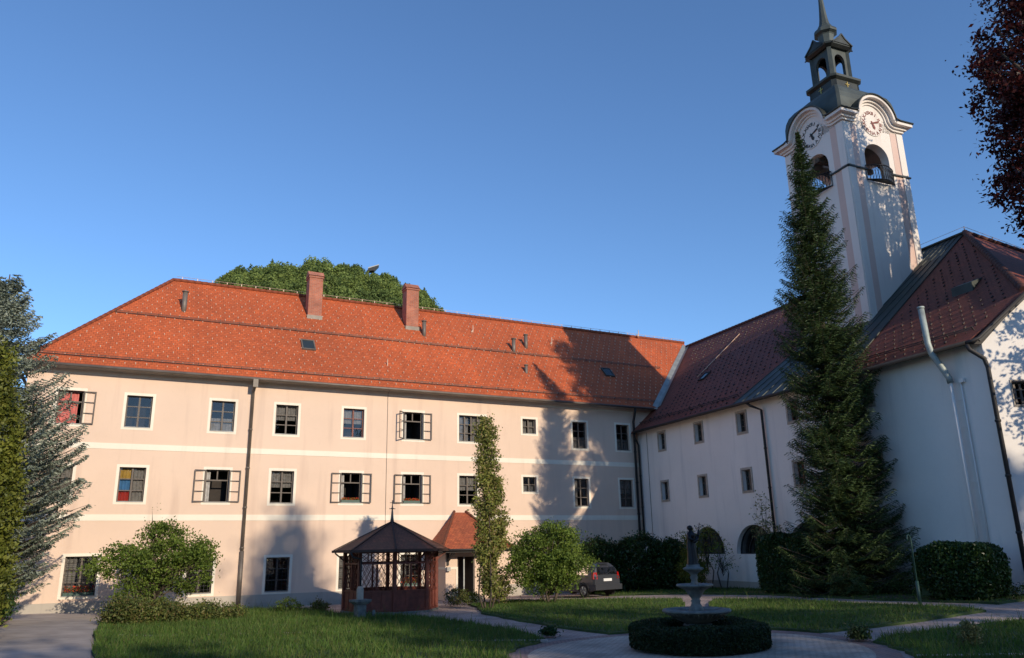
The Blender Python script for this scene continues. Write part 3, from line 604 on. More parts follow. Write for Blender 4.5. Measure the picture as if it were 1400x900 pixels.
# porch over the door
PX0, PX1, PY = 15.35, 18.3, -1.55
pr = MB(); pr.box(PX0, 16.0, PY, -.0, -.2, 2.32); pr.box(16.98, PX1, PY, 0, -.2, 2.32); pr.box(16.0, 16.98, PY, -.0, 2.12, 2.32)
po = pr.build('porch', M['peach'], A)
m = MB(); m.box(PX0-.02, 16.02, PY-.02, 0, 1.5, 1.62); m.box(15.92, 16.02, PY-.025, PY+.02, .1, 1.5); m.build('trim', M['band'], po)
m = MB(); a, b, c_, d = (14.75, -2.55, 2.5), (18.85, -2.55, 2.5), (18.85, -.01, 2.5), (14.75, -.01, 2.5); e, f_ = (16.5, -.9, 4.25), (17.1, -.9, 4.25)
e, f_ = (16.45, -.01, 4.45), (17.15, -.01, 4.45)
slab(m, [a, b, f_, e], .05); slab(m, [a, e, d], .05); slab(m, [b, c_, f_], .05); prf = m.build('porch_roof', M['tileP'], po)
ridge_tiles(prf, [a, e], M['tileP'], .07, name='hip_tiles'); ridge_tiles(prf, [b, f_], M['tileP'], .07, name='hip_tiles')
m = MB(); m.tube([(14.7, -2.62, 2.47), (18.9, -2.62, 2.47)], .055, 8); m.box(14.8, 18.8, -2.5, -.0, 2.34, 2.44); m.build('eave', M['gutterd'], po)
downpipe(po, [(18.2, -2.6, 2.4), (18.2, -1.66, 2.1), (18.2, -1.64, .1)], .04, 'gutter')
for x in (15.45, 18.15): m = MB(); m.bar((x, PY-.02, 1.9), (x, -2.4, 2.36), .1); m.bar((x, PY-.05, 1.7), (x, PY-.05, 2.36), .1); m.build('bracket', M['gutterd'], po)
m = MB(); m.box(16.02, 16.06, PY+.05, -.3, .1, 2.1); m.box(16.92, 16.96, PY+.05, -.3, .1, 2.1); m.box(16.0, 16.98, -.02, .06, 0, 2.12); dr = m.build('door', M['frame'], po)
m = MB(); m.box(16.35, 16.42, PY+.02, PY+.08, .12, 2.1); m.build('door_edge', M['zinc'], dr)
m = MB(); m.tube([(16.6, -.05, 1.05), (16.6, -.12, 1.05), (16.72, -.12, 1.05)], .015, 6); m.build('handle', M['zinc'], dr)
m = MB(); m.box(15.8, 17.2, -2.1, PY, -.1, .14); m.build('step', M['fstone'], po)
m = MB(); m.box(15.36, 15.55, PY-.2, PY-.02, 1.42, 1.62); m.build('lantern', M['curtain'], po)

# ================================================================== WHITE BUILDING (local frame: x away from the facade, y = -s)
B = thing('white_building', 'long white building with a brown tiled roof, copper strip and arched openings', 'building', BO, BROT)
SB_, WH = 23.65, 9.5
bw = [(s, z, h) for s in (2.72, 6.42, 10.12, 13.85, 18.2) for z, h in ((8.03, 1.02), (5.07, 1.06))]
ar = [(6.43, 1.42, 2.0, 2.0, 1.0), (10.2, 1.42, 2.0, 2.0, 1.0), (13.95, 1.42, 2.0, 2.0, 1.0)]
L3 = lambda w, s, z: Vector((w, -s, z))
m = MB(); wall(m, (0, 0, 0), (0, -1, 0), (-1, 0, 0), SB_, WH, [(s-.33, s+.33, z, z+h) for s, z, h in bw], .28, arches=ar)
# gable end: two angled facets under the cut-off hip
P2w, P2s = 1.75, 24.4
zt = lambda w: zB(w)-.2
ga = [(0, SB_), (P2w, P2s), (15.25, P2s), (17, SB_)]
d_ = Vector((P2w, -(P2s-SB_), 0)); dl = d_.length; du_ = d_.normalized(); dn_ = Vector((du_.y, -du_.x, 0)); dn_ = dn_ if dn_.y < 0 else -dn_
m2 = MB(); wall(m2, (0, -SB_, 0), du_, dn_, dl, WH, [(.78, 1.62, 7.05, 7.95)], .25)
m.v_off = len(m.v); off = len(m.v); m.v += m2.v; m.f += [[k+off for k in f] for f in m2.f]; m.m += m2.m; m.sm += m2.sm; m.uv += m2.uv
m.poly([L3(0, SB_, WH), L3(P2w, P2s, WH), L3(P2w, P2s, zt(P2w))]); m.poly([L3(0, SB_, WH), L3(P2w, P2s, zt(P2w)), L3(0, SB_, zt(0))])
m.poly([L3(P2w, P2s, 0), L3(15.25, P2s, 0), L3(15.25, P2s, zt(P2w)), L3(P2w, P2s, zt(P2w))])
m.poly([L3(15.25, P2s, 0), L3(17, SB_, 0), L3(17, SB_, zt(0)), L3(15.25, P2s, zt(P2w))])
m.poly([L3(17, SB_, 0), L3(17, -12, 0), L3(17, -12, WH), L3(17, SB_, WH)])
m.build('wall', M['white'], B)
m = MB()
m.obox(L3(-.04, .03, -.4), (.04, 0, 0), (0, -(SB_-.0), 0), (0, 0, 1.08)); m.obox(L3(0, SB_, -.4)+dn_*.04, du_*dl, -dn_*.04, (0, 0, 1.15)); m.build('plinth', M['plinth'], B)
CB = [[(0, .45, 0, 1, 0)], [(.55, 1, 0, 1, 0)], [(0, .4, 0, 1, 0), (.6, 1, 0, 1, 0)], None]
for k, (s, z, h) in enumerate(bw):
    window(B, L3(0, s, z), (0, -1, 0), (-1, 0, 0), .66, h, rows=3, cols=2, surround='stone', sw=.11, depth=.2, curtain=CB[(k*3+1) % 4], fmat='framer' if s > 12 else 'frame')
window(B, Vector((0, -SB_, 7.05))+du_*1.2, du_, dn_, .84, .9, rows=3, cols=4, surround='stone', sw=.04, depth=.2)
for c, h, z0, sp, rz in ar:
    fb = MB()
    def Q(u, z, d): return Vector((d, -(c+u), z))
    for rr, d, t in ((h, .27, .07), (h*.72, .5, .05)):
        A_ = [(rr*math.cos(t_), z0+rr*math.sin(t_)) for t_ in np.linspace(0, math.pi, 17)]
        for a, b in zip(A_[:-1], A_[1:]): fb.bar(Q(a[0], a[1], d), Q(b[0], b[1], d), t, .08, 0, (1, 0, 0))
    fb.bar(Q(-h, z0+.02, .28), Q(h, z0+.02, .28), .06)
    for k in (-1, 1): fb.bar(Q(k*h*.36, z0, .5), Q(k*h*.36, z0+h*.66, .5), .05, .06, 0, (1, 0, 0))
    fo = fb.build('arched_window', M['gutterd'], B)
    g_ = MB(); g_.poly([Q(h*.98*math.cos(t_), z0+h*.98*math.sin(t_), .53) for t_ in np.linspace(0, math.pi, 17)]); g_.build('pane', M['glass'], fo)
    g_ = MB(); n_ = 16; ts = np.linspace(0, math.pi, n_+1)
    for a, b in zip(ts[:-1], ts[1:]): g_.poly([Q(h*math.cos(a), z0+h*math.sin(a), .28), Q(h*math.cos(b), z0+h*math.sin(b), .28), Q(h*math.cos(b), z0+h*math.sin(b), 2.4), Q(h*math.cos(a), z0+h*math.sin(a), 2.4)])
    g_.poly([Q(-h, z0, .28), Q(h, z0, .28), Q(h, z0, 2.4), Q(-h, z0, 2.4)]); g_.poly([Q(h*math.cos(t_), z0+h*math.sin(t_), 2.4) for t_ in ts]); g_.build('room_interior', M['zinc'], fo)
# roof
def loc(v): d = Vector(v)-BO; return Vector((d.dot(dW), -d.dot(dS), v[2]))
lw0 = loc((28.991+1.32, 0, zB(1.32))); lv1 = loc(v1)
def RBp(w, s, up=0): return L3(w, s, zB(w)+up)
sN = lambda v: -v.y
tileL = [RBp(-.5, -.0), RBp(-.5, 10.1), RBp(8.5, 14.6), RBp(8.5, sN(lv1)), RBp(1.32, -.1)]
tileR = [RBp(-.5, 17.6), RBp(-.5, 23.45), RBp(P2w, P2s+.1), RBp(8.5, 17.9)]
bn = Vector((-TB, 0, 1)).normalized(); bu = Vector((0, -1, 0)); bv = Vector((1, 0, TB)).normalized()
m = MB(); slab(m, tileL, .06); slab(m, tileR, .06)
hip = [RBp(8.5, 17.9), RBp(P2w-.15, P2s+.25), L3(15.4, P2s+.25, zB(P2w-.15))]; slab(m, hip, .06)
slab(m, [L3(8.5, 17.9, zB(8.5)), L3(15.4, P2s, zB(P2w-.15)), L3(17.5, 23.45, 9.4), L3(17.5, -12, 9.4), L3(8.5, -6.2, zB(8.5))], .06)
def pin(poly, u, v):
    c = False; n = len(poly)
    for i in range(n):
        (x0, y0), (x1, y1) = poly[i], poly[(i+1) % n]
        if (y0 > v) != (y1 > v) and u < (x1-x0)*(v-y0)/(y1-y0)+x0: c = not c
    return c
kk = math.hypot(1, TB)
TLp = [(p[0], p[1]) for p in ((.3, .4), (9.6, .3), (14.1, 9*kk-.3), (-4.2, 9*kk-.4), (1.6, 1.82*kk+.5))]
TRp = [(18.0, .3), (23.2, .3), (24.0, 2.25*kk), (18.4, 9*kk-.7)]
P0 = RBp(-.5, 0)
hooks(m, P0+bu*-4.6, bu, bv, bn, 42, 29, lambda u, v: pin(TLp, u-4.6, v), 1, (.045, .09, .045)); hooks(m, P0+bu*17.2, bu, bv, bn, 16, 29, lambda u, v: pin(TRp, u+17.2, v), 1, (.045, .09, .045))
roofB = m.build('roof', [M['tileB'], M['hook_shaded']], B)
m = MB(); cop = [RBp(-.55, 10.1, .04), RBp(-.55, 17.6, .04), RBp(8.5, 17.9, .04), RBp(8.5, 14.6, .04)]; slab(m, cop, .07)
for k in range(11):
    t = k/10; a = cop[0].lerp(cop[1], t); b = cop[3].lerp(cop[2], t); m.bar(a+bn*.01, b+bn*.01, .035, .035)
m.build('copper_sheet', M['copper'], roofB)
ridge_tiles(roofB, [RBp(8.5, 14.6), RBp(8.5, sN(lv1)-.2)], M['tileB']); ridge_tiles(roofB, [RBp(P2w, P2s), RBp(8.5, 17.9)], M['tileB'], .13, name='hip_tiles')
ridge_tiles(roofB, [L3(15.25, P2s, zB(P2w)), RBp(8.5, 17.9)], M['tileB'], .13, name='hip_tiles')
m = MB(); m.bar(RBp(8.5, 14.6, .05), RBp(8.5, 17.9, .05), .25, .08); m.build('ridge_cap', M['copper'], roofB)
m = MB(); m.tube([RBp(1.2+5.9, 2.15, .06), RBp(3.4, 2.15, .06)], .025, 6); m.build('lightning_conductor', M['hook'], roofB)
m = MB(); m.tube([RBp(8.5, 14.5, .35), RBp(8.5, 17.9, .35), L3(15, 24, zB(1.6)+.35)], .012, 5)
for k in range(9): t = k/8; p = RBp(8.5, 17.9).lerp(L3(15, 24, zB(1.6)), t); m.bar(p, p+Vector((0, 0, .36)), .03)
m.build('lightning_wire', M['hook'], roofB)
rail(roofB, [RBp(.1, 18), RBp(.1, 23.4)], mat='gutterd', n=bn); rail(roofB, [RBp(.1, .4), RBp(.1, 10)], mat='gutterd', n=bn)
skylight(roofB, RBp(2.95, 3.1), bu, bv, bn, .62, .8, mat='gutterd')
def dormer(o, w=.95, h=1.0):
    m = MB(); o = Vector(o); a, b = o-bu*w/2, o+bu*w/2; t0, t1 = a+Vector((.0, 0, .38)), b+Vector((0, 0, .38)); c_, d_ = a+bv*h, b+bv*h
    m.poly([a, b, t1, t0]); m.poly([t0, t1, d_+bn*.03, c_+bn*.03]); m.poly([a, t0, c_+bn*.03]); m.poly([b, d_+bn*.03, t1]); m.build('roof_hatch', M['copper'], roofB)
dormer(RBp(2.9, 21.2))
m = MB(); m.tube([L3(-.62, 0.6, 9.36), L3(-.62, 23.5, 9.36)], .085, 8)
m.tube([L3(-.62, 23.5, 9.36), L3(-.52, 23.72, 9.4), L3(-.3, 23.8, 9.5), RBp(P2w-.1, P2s+.16, -.03)], .07, 8)
m.bar(L3(-.35, 23.8, 9.42), RBp(P2w-.1, P2s+.14, -.12), .07, .15); m.build('gutter', M['gutterd'], B)
m = MB(); m.poly([L3(-.58, .1, 9.3), L3(-.58, 23.5, 9.3), L3(0, 23.65, 9.5), L3(0, 0.1, 9.5)]); m.poly([L3(-.5, 23.5, 9.32), RBp(P2w, P2s+.2, -.09), L3(P2w, P2s, zt(P2w)), L3(0, SB_, zt(0)-.3)]); m.build('soffit', M['gutterd'], B)
downpipe(B, [L3(-.6, 11.35, 9.3), L3(-.5, 11.5, 9.15), L3(-.15, 11.85, 8.9), L3(-.13, 11.9, .7)], .065, 'gutterd')
downpipe(B, [L3(-.6, .55, 9.3), L3(-.4, .4, 9.0), L3(-.14, .3, 8.6), L3(-.12, .3, 3.0)], .06, 'gutterd')
downpipe(B, [L3(-.6, 23.5, 9.3), L3(-.55, 23.55, 9.1), L3(-.2, 23.78, 8.75), L3(-.14, 23.82, 8.4), L3(-.12, 23.82, .7)], .08, 'gutterd')
m = MB(); m.tube([L3(-.02, 1.1, 9.3), L3(-.02, 1.1, .7)], .012, 5); m.build('cable', M['iron'], B)
m = MB(); m.tube([L3(-.72, 22.0, 11.1), L3(-.72, 22.05, 9.7), L3(-.68, 22.1, 9.3), L3(-.22, 22.3, 8.35), L3(-.2, 22.32, 8.15)], .115, 14)
m.tube([L3(-.72, 22.0, 11.08), L3(-.72, 22.0, 11.16)], .135, 14)
du__ = m.build('exhaust_duct', M['duct'], B)
m = MB(); m.tube([L3(-.2, 22.32, 8.2), L3(-.2, 22.32, .7)], .06, 12); m.tube([L3(-.06, 22.62, 8.2), L3(-.06, 22.62, .7)], .03, 8)
for k in range(7): z = 1.5+k; m.bar(L3(-.14, 22.3, z), L3(-.1, 22.62, z), .02)
m.box(-.14, -.02, -22.78, -22.62, 8.1, 8.25); m.build('duct_riser', M['white'], du__)

# ================================================================== CHURCH TOWER
TWO = BP(5.315, 14.115)
T = thing('church_tower', 'pale church tower with clock faces, belfry openings and a dark copper lantern spire', 'tower', TWO, BROT)
hw = 2.065
FR = [((1, 0), (0, -1)), ((0, -1), (-1, 0)), ((-1, 0), (0, 1)), ((0, 1), (1, 0))]
def FP(k): 
    (ux, uy), (nx_, ny_) = FR[k]; return lambda u, z, d=0: Vector((ux*u+nx_*(hw+d), uy*u+ny_*(hw+d), z))
sh = MB(); pk = MB()
for k in range(4):
    F = FP(k); U = F(1, 0)-F(0, 0); N = F(0, 0, 1)-F(0, 0)
    wall(sh, F(-hw, 8), U, N, 2*hw, 15.9, [], .45, arches=[(hw, .84, 12.35, 13.6, .95)])
    for sgn in (-1, 1):
        for z0, z1 in ((8, 20.75), (20.9, 23.3)):
            a, b = sorted((sgn*1.62, sgn*1.2)); o = F(a, z0, .0); pk.obox(o, U*(b-a), N*.012, Vector((0, 0, z1-z0)))
        for zz0, zz1 in ((8, 20.75), (20.9, 23.3)):
            a, b = sorted((sgn*1.64, sgn*(hw+.0))); sh.obox(F(a, zz0, 0), U*(b-a), N*.05, Vector((0, 0, zz1-zz0)))
ts_ = sh.build('shaft', M['twhite'], T); pk.build('pink_pilaster_strip', M['tpink'], ts_)
m = MB()
for k in range(4):
    F = FP(k); U = F(1, 0)-F(0, 0); N = F(0, 0, 1)-F(0, 0)
    for a, b in ((-hw-.1, -.86), (.86, hw+.1)): m.obox(F(a, 20.77, 0), U*(b-a), N*.1, Vector((0, 0, .07)))
m.build('string_course', M['copperd'], T)
# belfry interior floor, bell
m = MB(); m.box(-hw+.1, hw-.1, -hw+.1, hw-.1, 19.9, 20.1); m.box(-hw+.1, hw-.1, -.12, .12, 22.0, 22.25); m.build('bell_frame', M['bark'], T)
m = MB(); m.lathe([(.12, 22.0), (.3, 21.9), (.38, 21.5), (.5, 21.2), (.66, 21.0), (.62, 20.98)], 20); m.build('bell', M['bronze'], T)
# cornice with an eyebrow over each clock
co = MB(); CZ, CRr = 23.62, 1.14
path = [(-hw-.02, 0)]+[(-CRr-.28, 0), (-CRr-.1, .07)]+[(-CRr*math.cos(t), .1+CRr*math.sin(t)) for t in np.linspace(.12, math.pi-.12, 21)]+[(CRr+.1, .07), (CRr+.28, 0)]+[(hw+.02, 0)]
tiers = [(-.22, -.10, .09), (-.10, .04, .2), (.04, .2, .42)]
for k in range(4):
    F = FP(k); n = len(path)
    nr = []
    for i, (u, z) in enumerate(path):
        a = path[max(i-1, 0)]; b = path[min(i+1, n-1)]; t = Vector((b[0]-a[0], b[1]-a[1])).normalized(); nr.append((-t.y, t.x))
    nr[0] = nr[-1] = (0, 1)
    for lo_, hi_, dd in tiers:
        for i in range(n-1):
            def S(i, off, d):
                u = path[i][0]+nr[i][0]*off; z = CZ+path[i][1]+nr[i][1]*off
                if i == 0: u = -hw-d
                if i == n-1: u = hw+d
                return F(u, z, d)
            co.poly([S(i, lo_, dd), S(i+1, lo_, dd), S(i+1, hi_, dd), S(i, hi_, dd)]); co.poly([S(i, lo_, 0), S(i+1, lo_, 0), S(i+1, lo_, dd), S(i, lo_, dd)][::-1]); co.poly([S(i, hi_, dd), S(i+1, hi_, dd), S(i+1, hi_, -.3), S(i, hi_, -.3)])
    co.poly([F(u, CZ+z, .02) for u, z in path[3:-3]]); co.poly([F(-hw, CZ-.4, .0), F(hw, CZ-.4, 0), F(hw, CZ+.1, 0), F(-hw, CZ+.1, 0)])
co.build('cornice', M['twhite'], T)
cf_ = m_plain('clock_ink', (.20, .05, .04), .7); ink_shaded = m_plain('clock_ink_shaded', (.02, .018, .018), .7)  # second ink is the shaded left face's copy, shade painted into the colour
NUM = ['XII', 'I', 'II', 'III', 'IV', 'V', 'VI', 'VII', 'VIII', 'IX', 'X', 'XI']
for k in (0, 1, 2, 3):
    F = FP(k); U = F(1, 0)-F(0, 0); N = F(0, 0, 1)-F(0, 0); Z = Vector((0, 0, 1)); cz = 23.6; ink = cf_ if k != 1 else ink_shaded
    m = MB(); m.poly([F(.74*math.cos(t), cz+.74*math.sin(t), .035) for t in np.linspace(0, 2*math.pi, 37)[:-1]]); ck = m.build('clock_face', M['twhite'], T)
    for i, s in enumerate(NUM):
        a = R(90-30*i); cu_ = bpy.data.curves.new('n', 'FONT'); cu_.body = s; cu_.size = .26; cu_.align_x = 'CENTER'; cu_.align_y = 'CENTER'; cu_.extrude = .004; cu_.offset = .006
        to = bpy.data.objects.new('n', cu_); C.objects.link(to); dg = bpy.context.evaluated_depsgraph_get(); me = bpy.data.meshes.new_from_object(to.evaluated_get(dg)); C.objects.unlink(to); bpy.data.objects.remove(to)
        me.materials.clear(); me.materials.append(ink); o = bpy.data.objects.new('numeral', me); C.objects.link(o); o.parent = ck
        yd = U*math.cos(a)+Z*math.sin(a); xd = yd.cross(N); p = F(.58*math.cos(a), cz+.58*math.sin(a), .045)
        mt = Matrix((( xd.x*1.2, yd.x, N.x, p.x), (xd.y*1.2, yd.y, N.y, p.y), (xd.z*1.2, yd.z, N.z, p.z), (0, 0, 0, 1))); me.transform(mt)
    for nm, L_, w_, an in (('minute_hand', .56, .05, 72), ('hour_hand', .38, .085, 158)):
        a = R(90-an); d = U*math.cos(a)+Z*math.sin(a); p = F(0, cz, .07 if nm[0] == 'm' else .06); s = d.cross(N)
        m = MB(); m.poly([p-d*.12+s*w_/2, p-d*.12-s*w_/2, p+d*L_*.75-s*w_, p+d*L_, p+d*L_*.75+s*w_]); m.build(nm, ink, ck)
# bowed railings in the belfry openings
for k in range(4):
    F = FP(k); m = MB(); pr_ = [(u, .34*math.cos(u/.95*math.pi/2)+.04) for u in np.linspace(-.95, .95, 15)]
    for z in (20.2, 21.0): m.tube([F(u, z, d) for u, d in pr_], .03, 6)
    for u, d in pr_:
        m.bar(F(u, 20.2, d), F(u, 21.0, d), .02); 
    for (u, d), (u2, d2) in zip(pr_[:-1], pr_[1:]): m.bar(F(u, 20.25, d), F(u2, 20.6, d2), .014); m.bar(F(u2, 20.6, d2), F(u, 20.95, d), .014)
    m.poly([F(u, 20.18, d) for u, d in pr_]); m.build('balcony_railing', M['iron'], T)
# bell-shaped copper roof: chamfered square sections
def sq(mb, prof, ch=.25, mat=0, smooth=False):
    def ring(k): 
        pts = [(1, -1+ch), (1, 1-ch), (1-ch, 1), (-1+ch, 1), (-1, 1-ch), (-1, -1+ch), (-1+ch, -1), (1-ch, -1)]; return pts[k]
    mb.lathe(prof, 8, ring=ring, mi=mat, smooth=smooth)
m = MB(); sq(m, [(2.03, 23.9), (2.03, 24.5), (2.02, 24.9), (1.96, 25.25), (1.83, 25.6), (1.6, 25.88), (1.3, 26.1), (1.02, 26.36)], .06)
dm = m.build('dome_roof', M['copper'], T)
for k in range(4):      # eyebrow roofs
    F = FP(k); m = MB(); ar_ = [((CRr+.215)*math.cos(t), CZ+.1+(CRr+.215)*math.sin(t)) for t in np.linspace(0, math.pi, 21)]
    for a, b in zip(ar_[:-1], ar_[1:]): m.poly([F(a[0], a[1], .46), F(b[0], b[1], .46), F(b[0], b[1], -1.3), F(a[0], a[1], -1.3)], 0, True)
    m.tube([F(-hw-.46, CZ+.24, .46), F(-CRr-.5, CZ+.24, .46)]+[F(a, b, .46) for a, b in ar_[::-1]][1:-1]+[F(CRr+.5, CZ+.24, .46), F(hw+.46, CZ+.24, .46)], .045, 6)
    m.build('eyebrow_roof', M['copperd'], dm)
    m = MB()
    for sg in (-1, 1): 
        q = [F(sg*1.22, CZ+.21, .47), F(sg*(hw+.47), CZ+.21, .47), F(sg*hw, CZ+.55, -.04), F(sg*1.22, CZ+.55, -.04)]; m.poly(q if sg > 0 else q[::-1])
    m.build('roof_skirt', M['copperd'], dm)
m = MB(); sq(m, [(.95, 25.9), (.93, 26.9)], .2); sq(m, [(1.0, 26.05), (1.06, 26.12), (1.06, 26.2), (.96, 26.26)], .2); sq(m, [(.93, 26.82), (1.1, 26.94), (1.12, 27.06), (.8, 27.12)], .2)
for sx in (-1, 1):
    for sy in (-1, 1):
        d = Vector((sx, sy, 0)).normalized(); s = d.cross(Vector((0, 0, 1)))
        pr_ = [(1.05, 26.95), (1.25, 26.8), (1.28, 26.3), (1.5, 25.95), (1.95, 25.5), (1.2, 25.5)]
        for q in (-.14, .14): m.poly([d*r+Vector((0, 0, z))+s*q for r, z in (pr_ if q > 0 else pr_[::-1])])
        for (r0, z0), (r1, z1) in zip(pr_[:-1], pr_[1:]): m.poly([d*r0+Vector((0, 0, z0))-s*.14, d*r0+Vector((0, 0, z0))+s*.14, d*r1+Vector((0, 0, z1))+s*.14, d*r1+Vector((0, 0, z1))-s*.14])
lb = m.build('lantern_base', M['copperd'], T)
for k in range(4):
    (ux, uy), (nx_, ny_) = FR[k]; G_ = lambda u, z, d: Vector((ux*u+nx_*d, uy*u+ny_*d, z)); m = MB()
    m.bar(G_(0, 26.3, .95), G_(0, 26.78, .95), .05, .04); m.bar(G_(-.14, 26.62, .95), G_(.14, 26.62, .95), .05, .04); m.build('gilt_cross', M['gold'], lb)
ln = MB(); lw = .68
for k in range(4):
    (ux, uy), (nx_, ny_) = FR[k]; U = Vector((ux, uy, 0)); N = Vector((nx_, ny_, 0))
    wall(ln, U*-lw+N*lw+Vector((0, 0, 27.05)), U, N, 2*lw, 2.15, [], .16, arches=[(lw, .36, .2, 1.25, 1.1)])
    for sgn in (-1,):
        d = (U*sgn+N).normalized(); s = d.cross(Vector((0, 0, 1))); ln.obox(d*.78-s*.11+Vector((0, 0, 27.08)), s*.22, d*.25, Vector((0, 0, 1.9)))
ln.build('lantern', M['copper'], T)
m = MB(); sq(m, [(.82, 29.0), (.98, 29.12), (1.0, 29.22), (.8, 29.34), (.45, 29.55), (.4, 29.7)], .25)
for k in range(4):
    (ux, uy), (nx_, ny_) = FR[k]; G_ = lambda u, z, d: Vector((ux*u+nx_*d, uy*u+ny_*d, z))
    m.poly([G_(-.6, 29.18, 1.03), G_(.6, 29.18, 1.03), G_(.22, 29.48, 1.03), G_(0, 29.74, 1.03), G_(-.22, 29.48, 1.03)]); 
    for a, b in (((-.72, 29.14), (-.22, 29.5)), ((-.22, 29.5), (0, 29.78)), ((0, 29.78), (.22, 29.5)), ((.22, 29.5), (.72, 29.14))): m.poly([G_(a[0], a[1], 1.06), G_(b[0], b[1], 1.06), G_(b[0], b[1], .1), G_(a[0], a[1], .1)]); m.bar(G_(a[0], a[1], 1.04), G_(b[0], b[1], 1.04), .07)
m.build('lantern_cornice', M['copperd'], T)
m = MB(); m.lathe([(.4, 29.5), (.39, 30.0), (.44, 30.25), (.5, 30.35)], 8, phase=R(22.5), smooth=False); m.lathe([(.5, 30.33), (.64, 30.42), (.65, 30.52), (.6, 30.64), (.42, 30.82), (.3, 31.05), (.24, 31.4), (.17, 32.2), (.10, 33.4), (.03, 34.8)], 8, phase=R(22.5), smooth=False)
m.build('spire', M['copper'], T)
m = MB(); m.lathe([(.03, 34.7), (.16, 34.85), (.2, 35.0), (.16, 35.15), (.03, 35.3)], 14); m.bar((0, 0, 35.2), (0, 0, 36.6), .05); m.bar((-.4, 0, 36.1), (.4, 0, 36.1), .05); m.build('finial_cross', M['gold'], T)

# ================================================================== GAZEBO
GXc, GYc = 10.35, -8.0; gz = gh(GXc, GYc)
M['ridgewood'] = m_plain('dark_ridge_wood', (.07, .035, .026), .8)
Gz = thing('garden_pavilion', 'octagonal red-brown lattice garden pavilion with a shingled roof and a cross on top', 'gazebo', (GXc, GYc, gz), R(9))
R8 = 1.88
def g8(k, r, z): a = R(22.5+45*k); return Vector((r*math.cos(a), r*math.sin(a), z))
m = MB(); m.lathe([(R8+.12, -.2), (R8+.12, .06)], 8, phase=R(22.5), smooth=False); m.build('floor', M['fstone'], Gz)
for k in range(8):
    m = MB(); m.bar(g8(k, R8, .0), g8(k, R8, 2.36), .13); m.bar(g8(k, R8+.05, 2.0), g8(k, R8+.42, 2.3), .06); m.build('post', M['wood'], Gz)
for k in range(8):
    a, b = g8(k, R8, 0), g8(k+1, R8, 0); d = b-a; Z = Vector((0, 0, 1)); p = lambda t, z: a+d*t+Z*z
    top = MB()
    for z in (1.88, 2.3): top.bar(p(0.04, z), p(.96, z), .07)
    for t in (.33, .66): top.bar(p(t, 1.9), p(t, 2.28), .04)
    for i in range(3):
        t0, t1 = i*.33+.02, i*.33+.33; top.bar(p(t0, 1.92), p(t1, 2.26), .02); top.bar(p(t0, 2.26), p(t1, 1.92), .02)
    top.build('upper_lattice', M['wood'], Gz)
    door = (k == 5)
    pn = MB(); pn.bar(p(.04, .82), p(.96, .82), .08); pn.bar(p(.04, .1), p(.96, .1), .1)
    n = d.cross(Z).normalized(); pn.obox(p(.05, .12)-n*.02, d*.9, n*.035, Z*.68)
    for t in (.05, .35, .65, .95): pn.bar(p(t, .12), p(t, .8), .06)
    pn.build('lower_panel', M['wood'], Gz)
    lt = MB(); L_ = d.length; z0, z1 = .86, 1.84; st = .20; Hh = z1-z0
    for t in (.5,): lt.bar(p(t, z0), p(t, z1), .06)
    nn_ = int(L_/st)+int(Hh/st/1.6)+2
    for sgn in (1, -1):
        for i in range(-8, 16):
            u0 = i*st; 
            # line u = u0 + s*(z-z0)/1.7
            pts = []
            for zz in (z0, z1):
                pts.append((u0+sgn*(zz-z0)/1.75, zz))
            (ua, za), (ub, zb) = pts
            if ua > ub: ua, za, ub, zb = ub, zb, ua, za
            if ub < .06 or ua > L_-.06: continue
            if ua < .06: za = za+(zb-za)*(.06-ua)/(ub-ua); ua = .06
            if ub > L_-.06: zb = za+(zb-za)*(L_-.06-ua)/(ub-ua); ub = L_-.06
            lt.bar(p(ua/L_, za)+n*.008*sgn, p(ub/L_, zb)+n*.008*sgn, .022, .012)
    lt.build('lattice_panel', M['wood'], Gz)
m = MB(); ap = Vector((0, 0, 3.54))
for k in range(8): slab(m, [g8(k, 2.36, 2.38), g8(k+1, 2.36, 2.38), ap], .05)
gr_ = m.build('roof', M['shingle'], Gz)
m = MB()
for k in range(8): m.bar(g8(k, 2.36, 2.41), ap+Vector((0, 0, .02)), .07, .04); m.bar(g8(k, 2.39, 2.36), g8(k+1, 2.39, 2.36), .09, .1)
m.build('hip_strips', M['ridgewood'], gr_)
m = MB(); m.lathe([(.09, 3.5), (.06, 3.7), (.035, 4.0), (.03, 4.05), (.07, 4.08), (.03, 4.12), (.025, 4.2)], 10); m.bar((0, 0, 4.1), (0, 0, 4.42), .03); m.bar((-.1, .02, 4.32), (.1, -.02, 4.32), .025); m.bar((-.13, .02, 4.07), (.13, -.02, 4.07), .03); m.build('finial_cross', M['gutter'], gr_)
m = MB(); q = g8(4, 2.42, 2.32); m.tube([q, q+Vector((.1, 0, -.18)), q+Vector((.42, -.0, -.25)), q+Vector((.46, 0, -.4)), Vector((q.x+.46, q.y, .1))], .04, 8); m.build('downpipe', M['gutterd'], Gz)
m = MB(); m.lathe([(.55, .42), (.55, .46)], 16); m.lathe([(.06, .06), (.06, .42)], 8); m.build('table', M['wood'], Gz)

